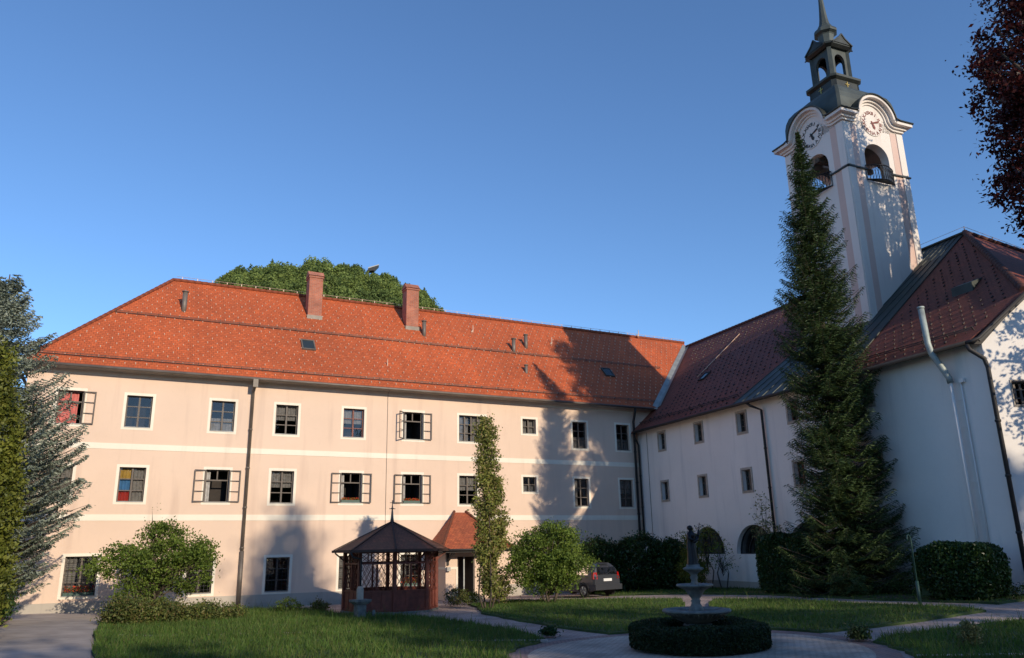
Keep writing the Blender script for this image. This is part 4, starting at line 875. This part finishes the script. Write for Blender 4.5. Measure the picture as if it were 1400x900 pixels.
# stone basin and post by the pavilion
pz = gh(8.1, -11.5); pd = thing('stone_basin', 'small square stone bird basin with a pale upright block in front of the pavilion', 'pedestal', (8.1, -11.5, pz), .2)
m = MB(); m.box(-.17, .17, -.15, .15, -.05, .52); m.build('base', M['fstone'], pd)
m = MB(); m.hexa([(-.2, -.18, .5), (.2, -.18, .5), (.2, .18, .5), (-.2, .18, .5), (-.33, -.24, .6), (.33, -.24, .6), (.33, .24, .6), (-.33, .24, .6)]); m.box(-.33, .33, -.24, .24, .6, .67); m.build('basin', M['fstone'], pd)
m = MB(); m.box(-.13, .09, -.06, .06, .67, 1.02); m.hexa([(-.13, -.06, 1.02), (.09, -.06, 1.02), (.09, .06, 1.02), (-.13, .06, 1.02), (-.09, -.04, 1.12), (.05, -.04, 1.12), (.05, .04, 1.12), (-.09, .04, 1.12)]); m.build('block', M['stone'], pd)
m = MB(); z = gh(8.5, -11.6); m.lathe([(.07, z-.05), (.065, z+.26), (.03, z+.3)], 10, c=(8.55, -11.7)); tag(m.build('bollard', M['fstone']), 'tiny grey stone bollard right beside the bird basin', 'bollard')

# ================================================================== FOUNTAIN
fz = gh(FX, FY)
Fo = thing('fountain', 'grey stone fountain with two tiered bowls on the paved circle', 'fountain', (FX, FY, fz))
m = MB(); m.lathe([(.42, -.05), (.42, .12), (.36, .16), (.30, .2), (.28, .38), (.34, .46), (.36, .5), (.28, .52)], 8, phase=R(22.5), smooth=False); m.build('base', M['fstone'], Fo)
m = MB(); m.lathe([(.2, .50), (.32, .54), (.5, .62), (.66, .72), (.72, .76), (.8, .78), (.81, .81), (.79, .84), (.7, .85), (.62, .82), (.5, .76), (.2, .72)], 40); bl = m.build('lower_bowl', M['fstone'], Fo)
m = MB()
for k in range(40): a = 2*math.pi*k/40; m.tube([(.54*math.cos(a), .54*math.sin(a), .66), (.73*math.cos(a), .73*math.sin(a), .765)], .018, 5)
m.build('fluting', M['fstone'], bl)
_m, _t, _b = newmat('fountain_water'); _b.inputs['Base Color'].default_value = (.015, .02, .018, 1); _b.inputs['Roughness'].default_value = .04; M['water'] = _m
m = MB(); m.lathe([(.62, .79), (.62, .80)], 32); m.build('water', M['water'], bl)
m = MB(); m.lathe([(.17, .72), (.18, .85), (.14, .9), (.10, .98), (.12, 1.03), (.09, 1.06), (.13, 1.12), (.19, 1.2), (.24, 1.27), (.36, 1.33), (.43, 1.36), (.44, 1.39), (.42, 1.41), (.3, 1.38), (.12, 1.36)], 32); m.build('upper_bowl', M['fstone'], Fo)
m = MB(); m.lathe([(.12, 1.36), (.09, 1.42), (.07, 1.5), (.1, 1.56), (.07, 1.6), (.11, 1.66), (.2, 1.72), (.24, 1.74), (.25, 1.77), (.2, 1.8), (.16, 1.81), (.16, 1.86)], 24); m.build('finial_plate', M['fstone'], Fo)
# statue
St = thing('statue', 'dark bronze statue of a robed figure holding up a branch on top of the fountain', 'statue', (FX, FY, fz+1.86), R(25))
bm_ = MB(); seg = 28
def robe(k, r, z): return None
base = len(bm_.v); prof = [(.135, 0, .0), (.13, .03, 0), (.12, .12, 0), (.11, .25, .0), (.105, .38, .005), (.10, .47, .01), (.085, .54, .01), (.095, .6, .0), (.105, .66, -.005), (.1, .71, -.005), (.065, .745, 0), (.032, .765, .0), (.03, .785, .005), (.046, .80, .01), (.055, .83, .012), (.053, .86, .012), (.04, .885, .01), (.012, .9, .008)]
for r, z, off in prof:
    for k in range(seg):
        a = 2*math.pi*k/seg; fold = 1+.07*math.sin(a*7+z*3)*(1 if z < .5 else .3 if z < .72 else 0); ey = .72 if z < .76 else .95
        bm_.v.append((r*fold*math.cos(a), r*fold*ey*math.sin(a)+off, z))
for i in range(len(prof)-1):
    for k in range(seg): k2 = (k+1) % seg; bm_.f.append([i*seg+k, i*seg+k2, (i+1)*seg+k2, (i+1)*seg+k]); bm_.m.append(0); bm_.sm.append(True); bm_.uv += [(0, 0)]*4
bm_.f.append([(len(prof)-1)*seg+k for k in range(seg)]); bm_.m.append(0); bm_.sm.append(True); bm_.uv += [(0, 0)]*seg
bm_.tube([(.085, 0, .7), (.15, -.03, .62), (.17, -.07, .68), (.16, -.09, .79)], [.036, .034, .024, .018], 8); bm_.tube([(-.085, 0, .7), (-.13, -.04, .58), (-.07, -.1, .55), (.0, -.11, .57)], [.036, .036, .024, .018], 8)
for k in range(4): bm_.tube([(.16, -.09, .79), (.153+.012*k, -.093, .815), (.15+.014*k, -.10, .828)], [.007, .006, .004], 5)
bm_.tube([(.15, -.09, .79), (.14, -.105, .805)], [.007, .005], 5)
bm_.tube([(0, -.045, .835), (0, -.062, .828)], [.006, .009], 5)
bm_.build('person', M['bronze'], St)
m = MB(); m.tube([(.165, -.095, .70), (.17, -.1, .9), (.2, -.1, .96)], .006, 5); rg = np.random.default_rng(4)
m.build('branch', M['bronze'], St); quads_mesh('branch_leaves', leaves(rg, np.array([[.18, -.1, .89]])+rg.normal(size=(26, 3))*[.05, .03, .03], .022), M['bronze'], St)
m = MB(); m.tube([(-.1, -.1, .5), (-.04, -.13, .56), (.03, -.13, .64)], [.03, .035, .02], 8); m.lathe([(.01, .64), (.028, .655), (.03, .68), (.015, .7)], 10, c=(.035, -.13)); m.build('held_child', M['bronze'], St)

St.scale = (1.3, 1.3, 1.02)

# ================================================================== PARKED CAR
cx, cy = 20.75, -8.35; Ca = thing('parked_car', 'dark silver hatchback parked behind the round bush with its tail towards us', 'car', (cx, cy, gh(cx, -7)), R(10))
# local: y forward, rear at y=0
_m, _t, _b = newmat('car_paint'); _b.inputs['Base Color'].default_value = (.075, .08, .095, 1); _b.inputs['Metallic'].default_value = .5; _b.inputs['Roughness'].default_value = .3; _b.inputs['Coat Weight'].default_value = .6; M['paint'] = _m
M['rubber'] = m_plain('rubber', (.015, .015, .016), .8); M['cglass'] = m_glass('car_glass', .25, .12)
_m, _t, _b = newmat('tail_red'); _b.inputs['Base Color'].default_value = (.35, .01, .01, 1); _b.inputs['Roughness'].default_value = .15; M['tail'] = _m
M['plate'] = m_plain('plate', (.7, .7, .7), .5)
st = [(0, .62, .42, .74, .98, .60, 1.04), (.1, .42, .30, .84, 1.0, .66, 1.36), (.35, .36, .24, .86, .98, .66, 1.5), (.9, .34, .22, .87, .97, .67, 1.55), (1.7, .34, .22, .87, .96, .67, 1.55), (2.5, .34, .22, .87, .95, .64, 1.46), (3.1, .34, .22, .86, .94, .60, 1.10), (3.35, .34, .22, .85, .92, .62, .96), (4.0, .34, .24, .80, .82, .55, .86), (4.25, .40, .3, .70, .7, .5, .74)]
m = MB()
def sec(s):
    y, zb, _, wb, zl, wt, ztp = s[0], s[2], 0, s[3], s[4], s[5], s[6]
    return [(-wb*.9, y, zb), (-wb, y, zb+.18), (-wb, y, (zb+zl)/2+.05), (-wb*.96, y, zl), (-wt, y, max(ztp-.1, zl+.01)), (-wt*.8, y, ztp), (0, y, ztp+.02), (wt*.8, y, ztp), (wt, y, max(ztp-.1, zl+.01)), (wb*.96, y, zl), (wb, y, (zb+zl)/2+.05), (wb, y, zb+.18), (wb*.9, y, zb)]
S_ = [sec(s) for s in st]
S_[0] = [(x*.97, y, z) for x, y, z in sec((0, .62, .34, .82, .92, .70, 1.0))]
for a, b in zip(S_[:-1], S_[1:]):
    for i in range(12): m.poly([a[i], b[i], b[i+1], a[i+1]], 0, True)
m.poly(S_[0]); m.poly(S_[-1][::-1]); bd = m.build('body', M['paint'], Ca)
m = MB(); o = [Vector((0, .0, 0))]
a4, a5 = Vector((-.56, .015, 1.02)), Vector((.56, .015, 1.02)); 
m.poly([(-.64, -.03, 1.02), (.64, -.03, 1.02), (.56, .075, 1.36), (-.56, .075, 1.36)]); m.build('rear_window', M['cglass'], Ca)
for sx in (-1, 1):
    m = MB()
    for y0_, y1_, t0_, t1_ in ((.42, 1.25, .5, 1.3), (1.32, 2.2, 1.36, 2.1), (2.28, 3.0, 2.2, 2.5)):
        m.poly([(sx*.845, y0_, 1.0), (sx*.845, y1_, .99), (sx*.69, t1_, 1.42), (sx*.69, t0_, 1.44)])
    m.build('side_window', M['cglass'], Ca)
    for y in (.72, 3.35):
        m = MB(); m.tube([(sx*.70, y, .30), (sx*.885, y, .30)], .30, 24); wl = m.build('wheel', M['rubber'], Ca)
        m = MB(); m.tube([(sx*.885, y, .30), (sx*.895, y, .30)], .2, 20)
        for k in range(5): a = 2*math.pi*k/5; m.bar((sx*.9, y, .3), (sx*.9, y+.18*math.cos(a), .3+.18*math.sin(a)), .05)
        m.build('rim', M['zinc'], wl)
        m = MB(); m.tube([(sx*.865, y+.36*math.cos(t), .3+.36*math.sin(t)) for t in np.linspace(0, math.pi, 13)], .02, 6); m.build('wheel_arch', M['rubber'], Ca)
    m = MB(); m.hexa([(sx*.62, -.02, .82), (sx*.84, .04, .82), (sx*.84, .16, .82), (sx*.62, .16, .82), (sx*.64, .0, 1.12), (sx*.80, .08, 1.12), (sx*.80, .2, 1.12), (sx*.64, .2, 1.12)]); m.build('tail_light', M['tail'], Ca)
m = MB(); m.hexa([(-.84, -.1, .34), (.84, -.1, .34), (.86, .3, .3), (-.86, .3, .3), (-.84, -.1, .58), (.84, -.1, .58), (.86, .3, .6), (-.86, .3, .6)]); m.build('bumper', M['paint'], Ca)
m = MB(); m.box(-.26, .26, -.035, .01, .72, .84); m.build('number_plate', M['plate'], Ca)
m = MB(); m.box(-.3, .3, .17, .3, 1.5, 1.54); m.build('spoiler', M['paint'], Ca)

# lamp post
lz = gh(22.9, -22.9); lp = thing('garden_lamp', 'thin green hooked garden pipe standing left of the right hedge', 'lamp post', (22.9, -22.9, lz))
m = MB(); m.tube([(0, 0, -.1), (0, 0, 1.95), (-.02, 0, 2.05), (-.08, 0, 2.12), (-.15, 0, 2.1), (-.17, 0, 2.0), (-.16, 0, 1.93)], .028, 8); m.build('pole', M['lead'], lp)
m = MB(); m.tube([(0, 0, -.05), (0, 0, .7)], .055, 8); m.build('sleeve', M['lead'], lp)
m = MB(); z = gh(-3.1, -7); m.obox((-3.55, -4.6, z), (.16, 0, 0), (0, .05, 0), (.22, .5, .85)); tag(m.build('plank', m_plain('raw_plank', (.5, .22, .08), .8)), 'orange-brown wooden board leaning at the edge of the left walkway', 'plank')

# ================================================================== VEGETATION
def blobs(rg, ells, n, shell=.55):
    """n points in a union of ellipsoids (cx,cy,cz,rx,ry,rz), biased to the outside"""
    w = np.array([e[3]*e[4]*e[5] for e in ells])**.6; idx = rg.choice(len(ells), n, p=w/w.sum()); E = np.array(ells)[idx]
    u = rnd_unit(rg, n); r = shell+(1-shell)*rg.random((n, 1))**.6; return E[:, :3]+u*E[:, 3:]*r
def leafy(name, label, cat, loc, ells, nclump, per, spread, lsize, mat, seed, trunk_h=1.0, trunk_r=.12, limbs=10, stems=1, group=None, flat=.4, zmin=.12, shell=.5, rough=0, extra=None):
    rg = np.random.default_rng(seed); t = thing(name, label, cat, loc, 0, group)
    if rough:
        ex = []
        for e in ells:
            for k in range(rough):
                u = rnd_unit(rg, 1)[0]; u[2] = abs(u[2])*.9-.1; s = rg.uniform(.22, .42); ex.append((e[0]+u[0]*e[3]*.85, e[1]+u[1]*e[4]*.85, e[2]+u[2]*e[5]*.85, e[3]*s, e[4]*s, e[5]*s))
        ells = [(e[0], e[1], e[2], e[3]*.86, e[4]*.86, e[5]*.86) for e in ells]+ex
    Cc = blobs(rg, ells, nclump, shell)
    if extra:
        Cc = np.concatenate([Cc]+[blobs(rg, [e], k, .25) for e, k in extra]); nclump = len(Cc)
    pass; Cc[:, 2] = np.maximum(Cc[:, 2], zmin)
    sp = spread*(.6+.8*rg.random((nclump, 1, 1))); P = (Cc[:, None, :]+rg.normal(size=(nclump, per, 3))*sp*np.array([1, 1, .7])).reshape(-1, 3); P = P[P[:, 2] > .03]
    quads_mesh('crown' if trunk_h else 'foliage', leaves(rg, P, lsize, flat), mat, t)
    m = MB(); top = max(e[2] for e in ells); r = random.Random(seed)
    for s in range(stems):
        a = 6.28*s/stems; o = Vector((math.cos(a), math.sin(a), 0))*(.15 if stems > 1 else 0); q = o*(2.5 if stems > 1 else 1)+Vector((0, 0, trunk_h)); e = Vector((r.uniform(-.2, .2), r.uniform(-.2, .2), top))
        m.tube([o+Vector((0, 0, -.1)), q, q.lerp(e, .5)+Vector((r.uniform(-.1, .1), r.uniform(-.1, .1), 0)), e], [trunk_r, trunk_r*.8, trunk_r*.45, trunk_r*.12], 7)
    for k in range(limbs):
        c = Vector(Cc[r.randrange(len(Cc))]); b = Vector((0, 0, trunk_h*r.uniform(.7, 1.0)+(top-trunk_h)*r.uniform(0, .5)*min(1, c.z/top))); mid = b.lerp(c, .5)+Vector((0, 0, r.uniform(0, .25)*(c-b).length))
        m.tube([b, mid, c], [trunk_r*.45, trunk_r*.28, trunk_r*.08], 5)
    m.build('trunk' if trunk_h > .5 else 'stems', M['bark'], t); return t

def conifer(name, label, loc, H, rad_fn, mat, seed, z0=.6, dz=.33, nb=9, droop=.35, tip_up=.35, twig=.13, card=.11, tlen=.34, trunk_r=.22, base_curve=None, asp=.16, hang=.35, m_=3, rj=.35):
    rg = np.random.default_rng(seed); t = thing(name, label, 'tree', loc); QP = []; bm2 = MB(); z = z0
    while z < H-.25:
        f = (z-z0)/(H-z0); Rm = rad_fn(z)
        k = max(4, int(nb*(.6+.5*(1-f))))
        for i in range(k):
            a = rg.random()*6.28; L = Rm*rg.choice([rg.uniform(.55, .85), rg.uniform(.85, 1.05), rg.uniform(1.05, 1.28)], p=[.35, .45, .2]); zz = z+rg.uniform(-.2, .2)*dz*2; dr = droop*L*(1-f*.7)
            n = max(3, int(L/twig)); s = np.linspace(.06, 1, n)
            r_ = s*L; h = zz-dr*np.sin(s*math.pi*.62)+tip_up*L*s**3*(.5+f)
            d = np.array([math.cos(a), math.sin(a), 0]); sd = np.array([-math.sin(a), math.cos(a), 0])
            P = d[None]*r_[:, None]+np.c_[np.zeros(n), np.zeros(n), h]+sd[None]*(.06*L*np.sin(s*3+a))[:, None]
            if L > .8: bm2.tube([tuple(P[0]*[.2, .2, 1]), tuple(P[n//2]), tuple(P[-1])], [.035*min(1.5, L/2), .02, .006], 4, cap=False)
            for sgn in (-1, 1):
                tl = tlen*(1-.55*s)*min(1, L/1.2)*(.6+.7*rg.random(n))
                for j in range(m_):
                    q = (j+.6)/m_; B_ = P+(sd*sgn+d*.55)[None]*(tl*q)[:, None]; B_[:, 2] -= hang*tl*q*q+rg.random(n)*.03
                    dir_ = (sd*sgn+d*.55)[None]+rg.normal(size=(n, 3))*rj; dir_[:, 2] -= hang*q; dir_ /= np.linalg.norm(dir_, axis=1, keepdims=True)
                    up = rg.normal(size=(n, 3))*.6+np.array([0, 0, 1]); u = np.cross(dir_, up); u /= np.linalg.norm(u, axis=1, keepdims=True)
                    c = card*(.7+.6*rg.random((n, 1))); V = np.empty((n, 4, 3)); V[:, 0] = B_-dir_*c; V[:, 1] = B_+u*c*asp*2.2; V[:, 2] = B_+dir_*c*1.25; V[:, 3] = B_-u*c*asp*2.2; QP.append(V)
            u = rnd_unit(rg, n)*.5; dir_ = d[None]+u; dir_ /= np.linalg.norm(dir_, axis=1, keepdims=True); uu = np.cross(dir_, rnd_unit(rg, n)); c = card
            V = np.empty((n, 4, 3)); V[:, 0] = P-dir_*c; V[:, 1] = P+uu*c*asp*2.2; V[:, 2] = P+dir_*c*1.4; V[:, 3] = P-uu*c*asp*2.2; QP.append(V)
        z += dz*rg.uniform(.8, 1.2)*(1 if z < H-2 else .6)
    Q_ = np.concatenate(QP); quads_mesh('crown', Q_, mat, t)
    bm2.tube([(0, 0, -.2), (0, 0, H*.5), (0, 0, H)], [trunk_r, trunk_r*.55, .02], 9); bm2.build('trunk', M['bark'], t)
    return t
# the tall spruce
SX, SY = 26.1, -17.8; sz = gh(SX, SY)
sp = conifer('spruce_tree', 'very tall dark spruce tree standing before the white building and hiding part of the tower', (SX, SY, sz), 20.5, lambda z: float(np.interp(z, [0, 1, 3, 6, 9, 12, 15, 18, 20], [2.35, 2.5, 1.95, 1.7, 1.65, 1.45, 1.05, .56, .08])), M['spruce'], 5, .7, .34, 20, .34, .42, .06, .075, .46, .24, asp=.09, m_=5)
sp.rotation_euler = (0, R(.9), R(40))
# blue-grey cedar at the left edge
ce = conifer('cedar_tree', 'grey-green cedar with feathery drooping branches at the left end of the peach building', (-4.6, -7.2, gh(-4.6, -7.2)), 12.5, lambda z: float(np.interp(z, [0, 1.5, 3, 5.5, 8, 10.4, 12.5], [1.8, 2.4, 3.0, 3.4, 2.0, 1.1, .25])), M['cedar'], 8, 1.2, .30, 15, .14, .34, .07, .06, .55, .2, asp=.2, hang=.12, m_=6, rj=.8)
# yellow-green thuja
leafy('thuja_tree', 'yellow-green columnar thuja at the far left edge in front of the cedar', 'tree', (-3.62, -14, gh(-3.62, -14)), [(0, 0, 1.6, 1.15, 1.15, 1.6), (0, 0, 3.6, 1.05, 1.05, 1.9), (0, 0, 5.4, .8, .8, 1.7), (0, 0, 6.9, .45, .45, 1.3)], 900, 46, .13, .055, M['thuja'], 3, .6, .12, 20, shell=.8)
# shrubs left
leafy('broad_shrub', 'broad loose green shrub growing against the peach wall above the juniper', 'shrub', (1.55, -4.3, gh(1.5, -4.3)), [(0, 0, 2.2, 1.9, 1.4, 1.3), (-1.3, 0, 2.0, 1.4, 1.1, 1.0), (1.35, -.1, 1.9, 1.2, 1.1, 1.1), (.1, 0, 3.0, 1.1, .9, .8), (1.7, -.2, 2.6, .7, .6, .5), (0, 0, 1.1, 1.4, 1.0, .8)], 460, 40, .16, .055, M['bush'], 12, .5, .06, 90, 5, shell=.3, rough=9)
leafy('bare_sapling', 'thin bare sapling rising above the broad shrub', 'sapling', (1.35, -3.6, gh(1.4, -3.6)), [(0, 0, 3.6, .3, .3, 1.2)], 10, 3, .1, .03, M['bush'], 14, 3.2, .03, 12)
for i, (x, y, sx, sy, h) in enumerate(((.75, -8.9, 1.0, .9, .75), (2.3, -8.6, 1.2, .9, .55), (3.6, -8.0, 1.0, .8, .4), (1.3, -7.3, 1.3, .9, .6))):
    leafy('juniper_shrub', ['low spreading juniper nearest the walkway corner', 'middle low juniper mound in front of the broad shrub', 'rightmost low juniper mound on the lawn', 'low juniper at the foot of the broad shrub'][i], 'shrub', (x, y, gh(x, y)), [(0, 0, h*.4, sx, sy, h*.5), (-.35, .1, h*.8, sx*.4, sy*.5, h*.5), (.5, -.1, h*.55, sx*.4, sy*.5, h*.4)], 170, 46, .17, .045, M['juniper'], 20+i, .0, .03, 8, 3, group='low junipers by the left walkway', zmin=.05, rough=6)
for i, (x, y, r, h, mt) in enumerate(((-3.75, -9.0, .8, 1.3, 'laurel'), (-3.9, -12.0, .9, 1.1, 'bush'), (-3.6, -15.5, .7, .7, 'bush'), (-4.0, -5.2, .8, 1.6, 'laurel'))):
    leafy('border_shrub', ['dark rounded shrub beneath the cedar', 'green shrub left of the walkway beside the thuja', 'small leafy plant at the bottom left corner of the walkway', 'dark shrub near the wall under the cedar'][i], 'shrub', (x, y, gh(x, y)), [(0, 0, h*.5, r, r, h*.55)], 150, 50, .13, .05, M[mt], 30+i, 0, .03, 10, 3, zmin=.05)
# column tree
leafy('column_tree', 'slender upright column tree with speckled yellow-green leaves beside the porch', 'tree', (13.5, -10.7, gh(13.5, -10.7)), [(0, 0, 6.9, .46, .46, .95), (.05, 0, 5.5, .52, .52, 1.2), (0, 0, 3.8, .52, .52, 1.4), (.02, 0, 2.4, .5, .5, 1.0), (.6, -.1, 3.1, .3, .3, .9), (.45, 0, 4.6, .26, .26, .7), (.1, 0, 1.2, .4, .4, .9)], 1150, 16, .11, .055, M['poplar'], 41, .6, .045, 60, 4, shell=.1)
leafy('round_bush', 'large round light-green bush in front of the parked car', 'shrub', (16.75, -10.0, gh(16.7, -10)), [(0, 0, 2.0, 1.55, 1.4, 1.3), (-.6, 0, 1.5, 1.2, 1.1, 1.1), (.7, 0, 1.6, 1.3, 1.1, 1.0), (0, 0, .9, 1.6, 1.3, .6), (.2, 0, 2.8, .9, .9, .6)], 600, 40, .15, .052, M['bush'], 43, .4, .06, 80, 5, shell=.3, rough=9)
leafy('reddish_shrub', 'small shrub with reddish leaves at the left foot of the round bush', 'shrub', (14.9, -8.9, gh(14.9, -8.9)), [(0, 0, .8, .5, .5, .7)], 70, 30, .12, .05, M['poplar'], 44, .2, .03, 14, 3)
# dark laurels in the corner
for i, (x, y, rx, ry, h) in enumerate(((22.9, -4.2, 1.5, 1.2, 2.7), (24.9, -5.3, 1.5, 1.2, 2.85), (26.2, -6.3, .8, .9, 2.5))):
    leafy('laurel_bush', ['dark laurel directly behind the parked car', 'middle dark laurel in the inner corner', 'dark laurel left of the statue by the white wall'][i], 'hedge', (x, y, gh(x, y)), [(0, 0, h*.5, rx, ry, h*.5), (0, 0, h*.75, rx*.85, ry*.85, h*.24), (0, 0, h*.25, rx, ry, h*.3)], 420, 46, .16, .06, M['laurel'], 50+i, .3, .06, 20, 4, group='dark laurels in the inner corner', shell=.75)
leafy('young_conifer', 'small yellowish young conifer behind the statue', 'tree', (25.6, -8.6, gh(25.6, -8.6)), [(0, 0, 1.0, .7, .7, 1.0), (0, 0, 2.2, .42, .42, .8)], 160, 40, .12, .045, M['thuja'], 54, .3, .05, 20, shell=.3)
leafy('yellow_sapling', 'young yellow-green tree in front of the first arched opening', 'tree', (26.9, -8.2, gh(26.9, -8.2)), [(0, 0, 2.5, .55, .5, .7), (0, 0, 1.7, .35, .35, .6)], 34, 20, .13, .045, M['thuja'], 55, .9, .035, 26, 2)
leafy('thin_shrub', 'sparse thin-stemmed shrub right of the yellow sapling', 'shrub', (26.9, -9.3, gh(26.9, -9.3)), [(0, 0, 1.6, .75, .6, .8)], 46, 9, .16, .045, M['bush'], 56, .8, .02, 40, 4, shell=.5)
leafy('pale_sapling', 'pale-leaved sapling standing behind the left clipped hedge', 'sapling', (27.1, -12.1, gh(27.1, -12.1)), [(0, 0, 3.4, .45, .4, 1.1), (.1, -.2, 2.6, .8, .7, .5)], 90, 9, .15, .05, M['pale'], 57, 1.2, .03, 34, 2, shell=.2)
def hedge(name, label, x, y, rot, hx, hy, h, seed, mat='laurel', ls=.05, n=30000, od=6):
    rg = np.random.default_rng(seed); t = thing(name, label, 'hedge', (x, y, gh(x, y)), rot, 'clipped hedges before the white wall')
    p = rg.uniform(-1, 1, (n, 3)); q = np.abs(p).max(1, keepdims=True); p = p/q; nn_ = np.linalg.norm(p, ord=od, axis=1, keepdims=True); p = p/nn_
    p *= (1+.05*np.sin(p[:, :1]*5+seed)+.04*np.sin(p[:, 1:2]*7)+rg.normal(size=(n, 1))*.022)*(1-.12*rg.random((n, 1))**2)
    P = np.c_[p[:, 0]*hx, p[:, 1]*hy, (p[:, 2]+1)*h/2*.97]; P = P[P[:, 2] > .04]
    quads_mesh('foliage', leaves(rg, P, ls, .2), M[mat], t)
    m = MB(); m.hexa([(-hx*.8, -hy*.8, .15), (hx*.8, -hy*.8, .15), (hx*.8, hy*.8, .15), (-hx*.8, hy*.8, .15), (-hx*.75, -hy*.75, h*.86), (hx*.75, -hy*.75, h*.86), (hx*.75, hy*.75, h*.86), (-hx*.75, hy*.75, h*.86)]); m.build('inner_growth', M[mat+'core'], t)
    m = MB()
    for k in range(8): a = random.Random(seed+k); px, py = a.uniform(-.7, .7)*hx, a.uniform(-.7, .7)*hy; m.tube([(px, py, -.05), (px*1.05, py*1.05, h*.5)], .03, 5)
    m.build('stems', M['bark'], t); return t
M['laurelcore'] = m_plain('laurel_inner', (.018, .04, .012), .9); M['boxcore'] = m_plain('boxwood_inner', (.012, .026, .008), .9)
hedge('clipped_hedge', 'tall clipped square hedge left of the spruce trunk', 25.5, -15.3, R(8), .9, 1.35, 2.45, 60)
hedge('clipped_hedge', 'wide rounded clipped hedge at the right end of the white wall', 25.0, -23.0, R(12), 1.0, 1.25, 1.85, 61, od=3.2)
# ring hedge round the fountain
rg = np.random.default_rng(70); rh = thing('ring_hedge', 'low dark boxwood ring hedge round the foot of the fountain', 'hedge', (FX, FY, fz))
n = 60000; a = rg.random(n)*6.283; b = rg.random(n)*6.283; k6 = (np.abs(np.cos(b))**6+np.abs(np.sin(b))**6)**(-1/6); cut = 1+.05*np.sin(a*5)+rg.normal(size=n)*.03
rr = 1.22+.38*np.cos(b)*k6*cut; zz = .26+.27*np.sin(b)*k6*cut*(1+.06*np.sin(a*3+1)); Pt = np.c_[rr*np.cos(a), rr*np.sin(a), zz]; Pt = Pt[Pt[:, 2] > .02]
quads_mesh('foliage', leaves(rg, Pt, .026, .2), M['box'], rh)
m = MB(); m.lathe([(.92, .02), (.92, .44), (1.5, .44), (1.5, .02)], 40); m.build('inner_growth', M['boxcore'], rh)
# planting at the foot of the facade and pavilion
for i, (x, y, r, h, mt, lb_) in enumerate(((6.6, -6.4, .5, .6, 'bush', 'clump of garden perennials left of the pavilion'), (7.6, -7.3, .4, .45, 'juniper', 'small faded plant clump beside the pavilion corner'), (13.5, -7.6, .6, .7, 'juniper', 'grassy flowering clump between the pavilion and the porch'), (14.6, -6.4, .5, .5, 'bush', 'small plant clump beside the porch step'), (10.9, -20.4, .15, .2, 'laurel', 'tiny dark plant at the tip of the near lawn'), (15.7, -26.6, .16, .26, 'juniper', 'tuft of tall grass at the corner of the right lawn'), (16.2, -29.0, .12, .5, 'pale', 'single pale seed stalk on the right lawn'), (24.9, -18.6, .8, .45, 'juniper', 'low ground cover under the spruce'), (26.2, -20.2, .6, .5, 'laurel', 'dark low plant between the spruce and the right hedge'), (26.3, -24.0, .9, .45, 'laurel', 'dark low plant at the far right below the wall'))):
    leafy('border_plant', lb_, 'plant', (x, y, gh(x, y)), [(0, 0, h*.5, r, r, h*.5)], 60, 22, .07, .035, M[mt], 80+i, 0, .012, 14, 4, zmin=.03)
# copper beech at the right edge
leafy('copper_beech', 'dark red copper beech whose branches reach in at the upper right', 'tree', (34.9, -28.2, .6), [(0, 0, 19.0, 5.9, 5.6, 5.6), (-1.4, 1.8, 15.8, 4.5, 4.4, 2.6), (-1.5, 2.0, 19.0, 4.2, 4.0, 2.6), (-1.6, 1.6, 21.5, 4.3, 4.2, 3.4), (1, -1, 10.5, 4.4, 3.6, 4.0), (1, -1, 22.5, 4.0, 4.0, 3.0)], 330, 70, .27, .095, M['beech'], 90, 7, .5, 190, shell=.5, flat=1.0, rough=7, extra=[((-3.3, 3.2, 16.2, 2.5, 2.3, 2.6), 170), ((-3.1, 3.0, 20.4, 2.5, 2.4, 2.9), 190), ((-2.4, 2.2, 24.4, 2.2, 2.2, 2.2), 120), ((-4.6, 2.4, 18.4, 1.2, 1.2, .8), 30), ((-4.4, -1.0, 8.5, 2.2, 1.8, 3.6), 85)])
# trees behind the camera that shade the court
for i, (x, y, h, r) in enumerate(((-34, -66, 17, 8), (-20, -70, 20, 8), (-6, -68, 18.8, 8), (8, -70, 19.3, 8), (22, -70, 22, 8), (37, -72, 22, 8.5), (52, -70, 21, 8.5), (67, -70, 23, 8))):
    leafy('park_tree', ['leftmost tree of the row behind the viewpoint', 'second tree of the row behind the viewpoint', 'third tree of the row behind the viewpoint', 'fourth tree of the row behind the viewpoint', 'fifth tree of the row behind the viewpoint', 'sixth tree of the row behind the viewpoint', 'seventh tree of the row behind the viewpoint', 'rightmost tree of the row behind the viewpoint'][i], 'tree', (x, y, 0), [(0, 0, h*.62, r, r*.8, h*.36), (-r*.5, 0, h*.5, r*.7, r*.6, h*.26), (r*.5, 0, h*.5, r*.7, r*.6, h*.26), (0, 0, h*.3, r, r*.7, h*.26)], 420, 26, .8, .34, M['greensh'], 200+i, h*.3, .4, 14, group='trees behind the viewpoint', shell=.3)
t_ = leafy('tall_conifer', 'tall narrow conifer in the row behind the viewpoint', 'tree', (20.5, -72, 0), [(0, 0, 20, 2.4, 2.4, 7), (0, 0, 25, 1.5, 1.5, 5)], 420, 24, .5, .28, M['spruce'], 210, 10, .3, 10, shell=.2)
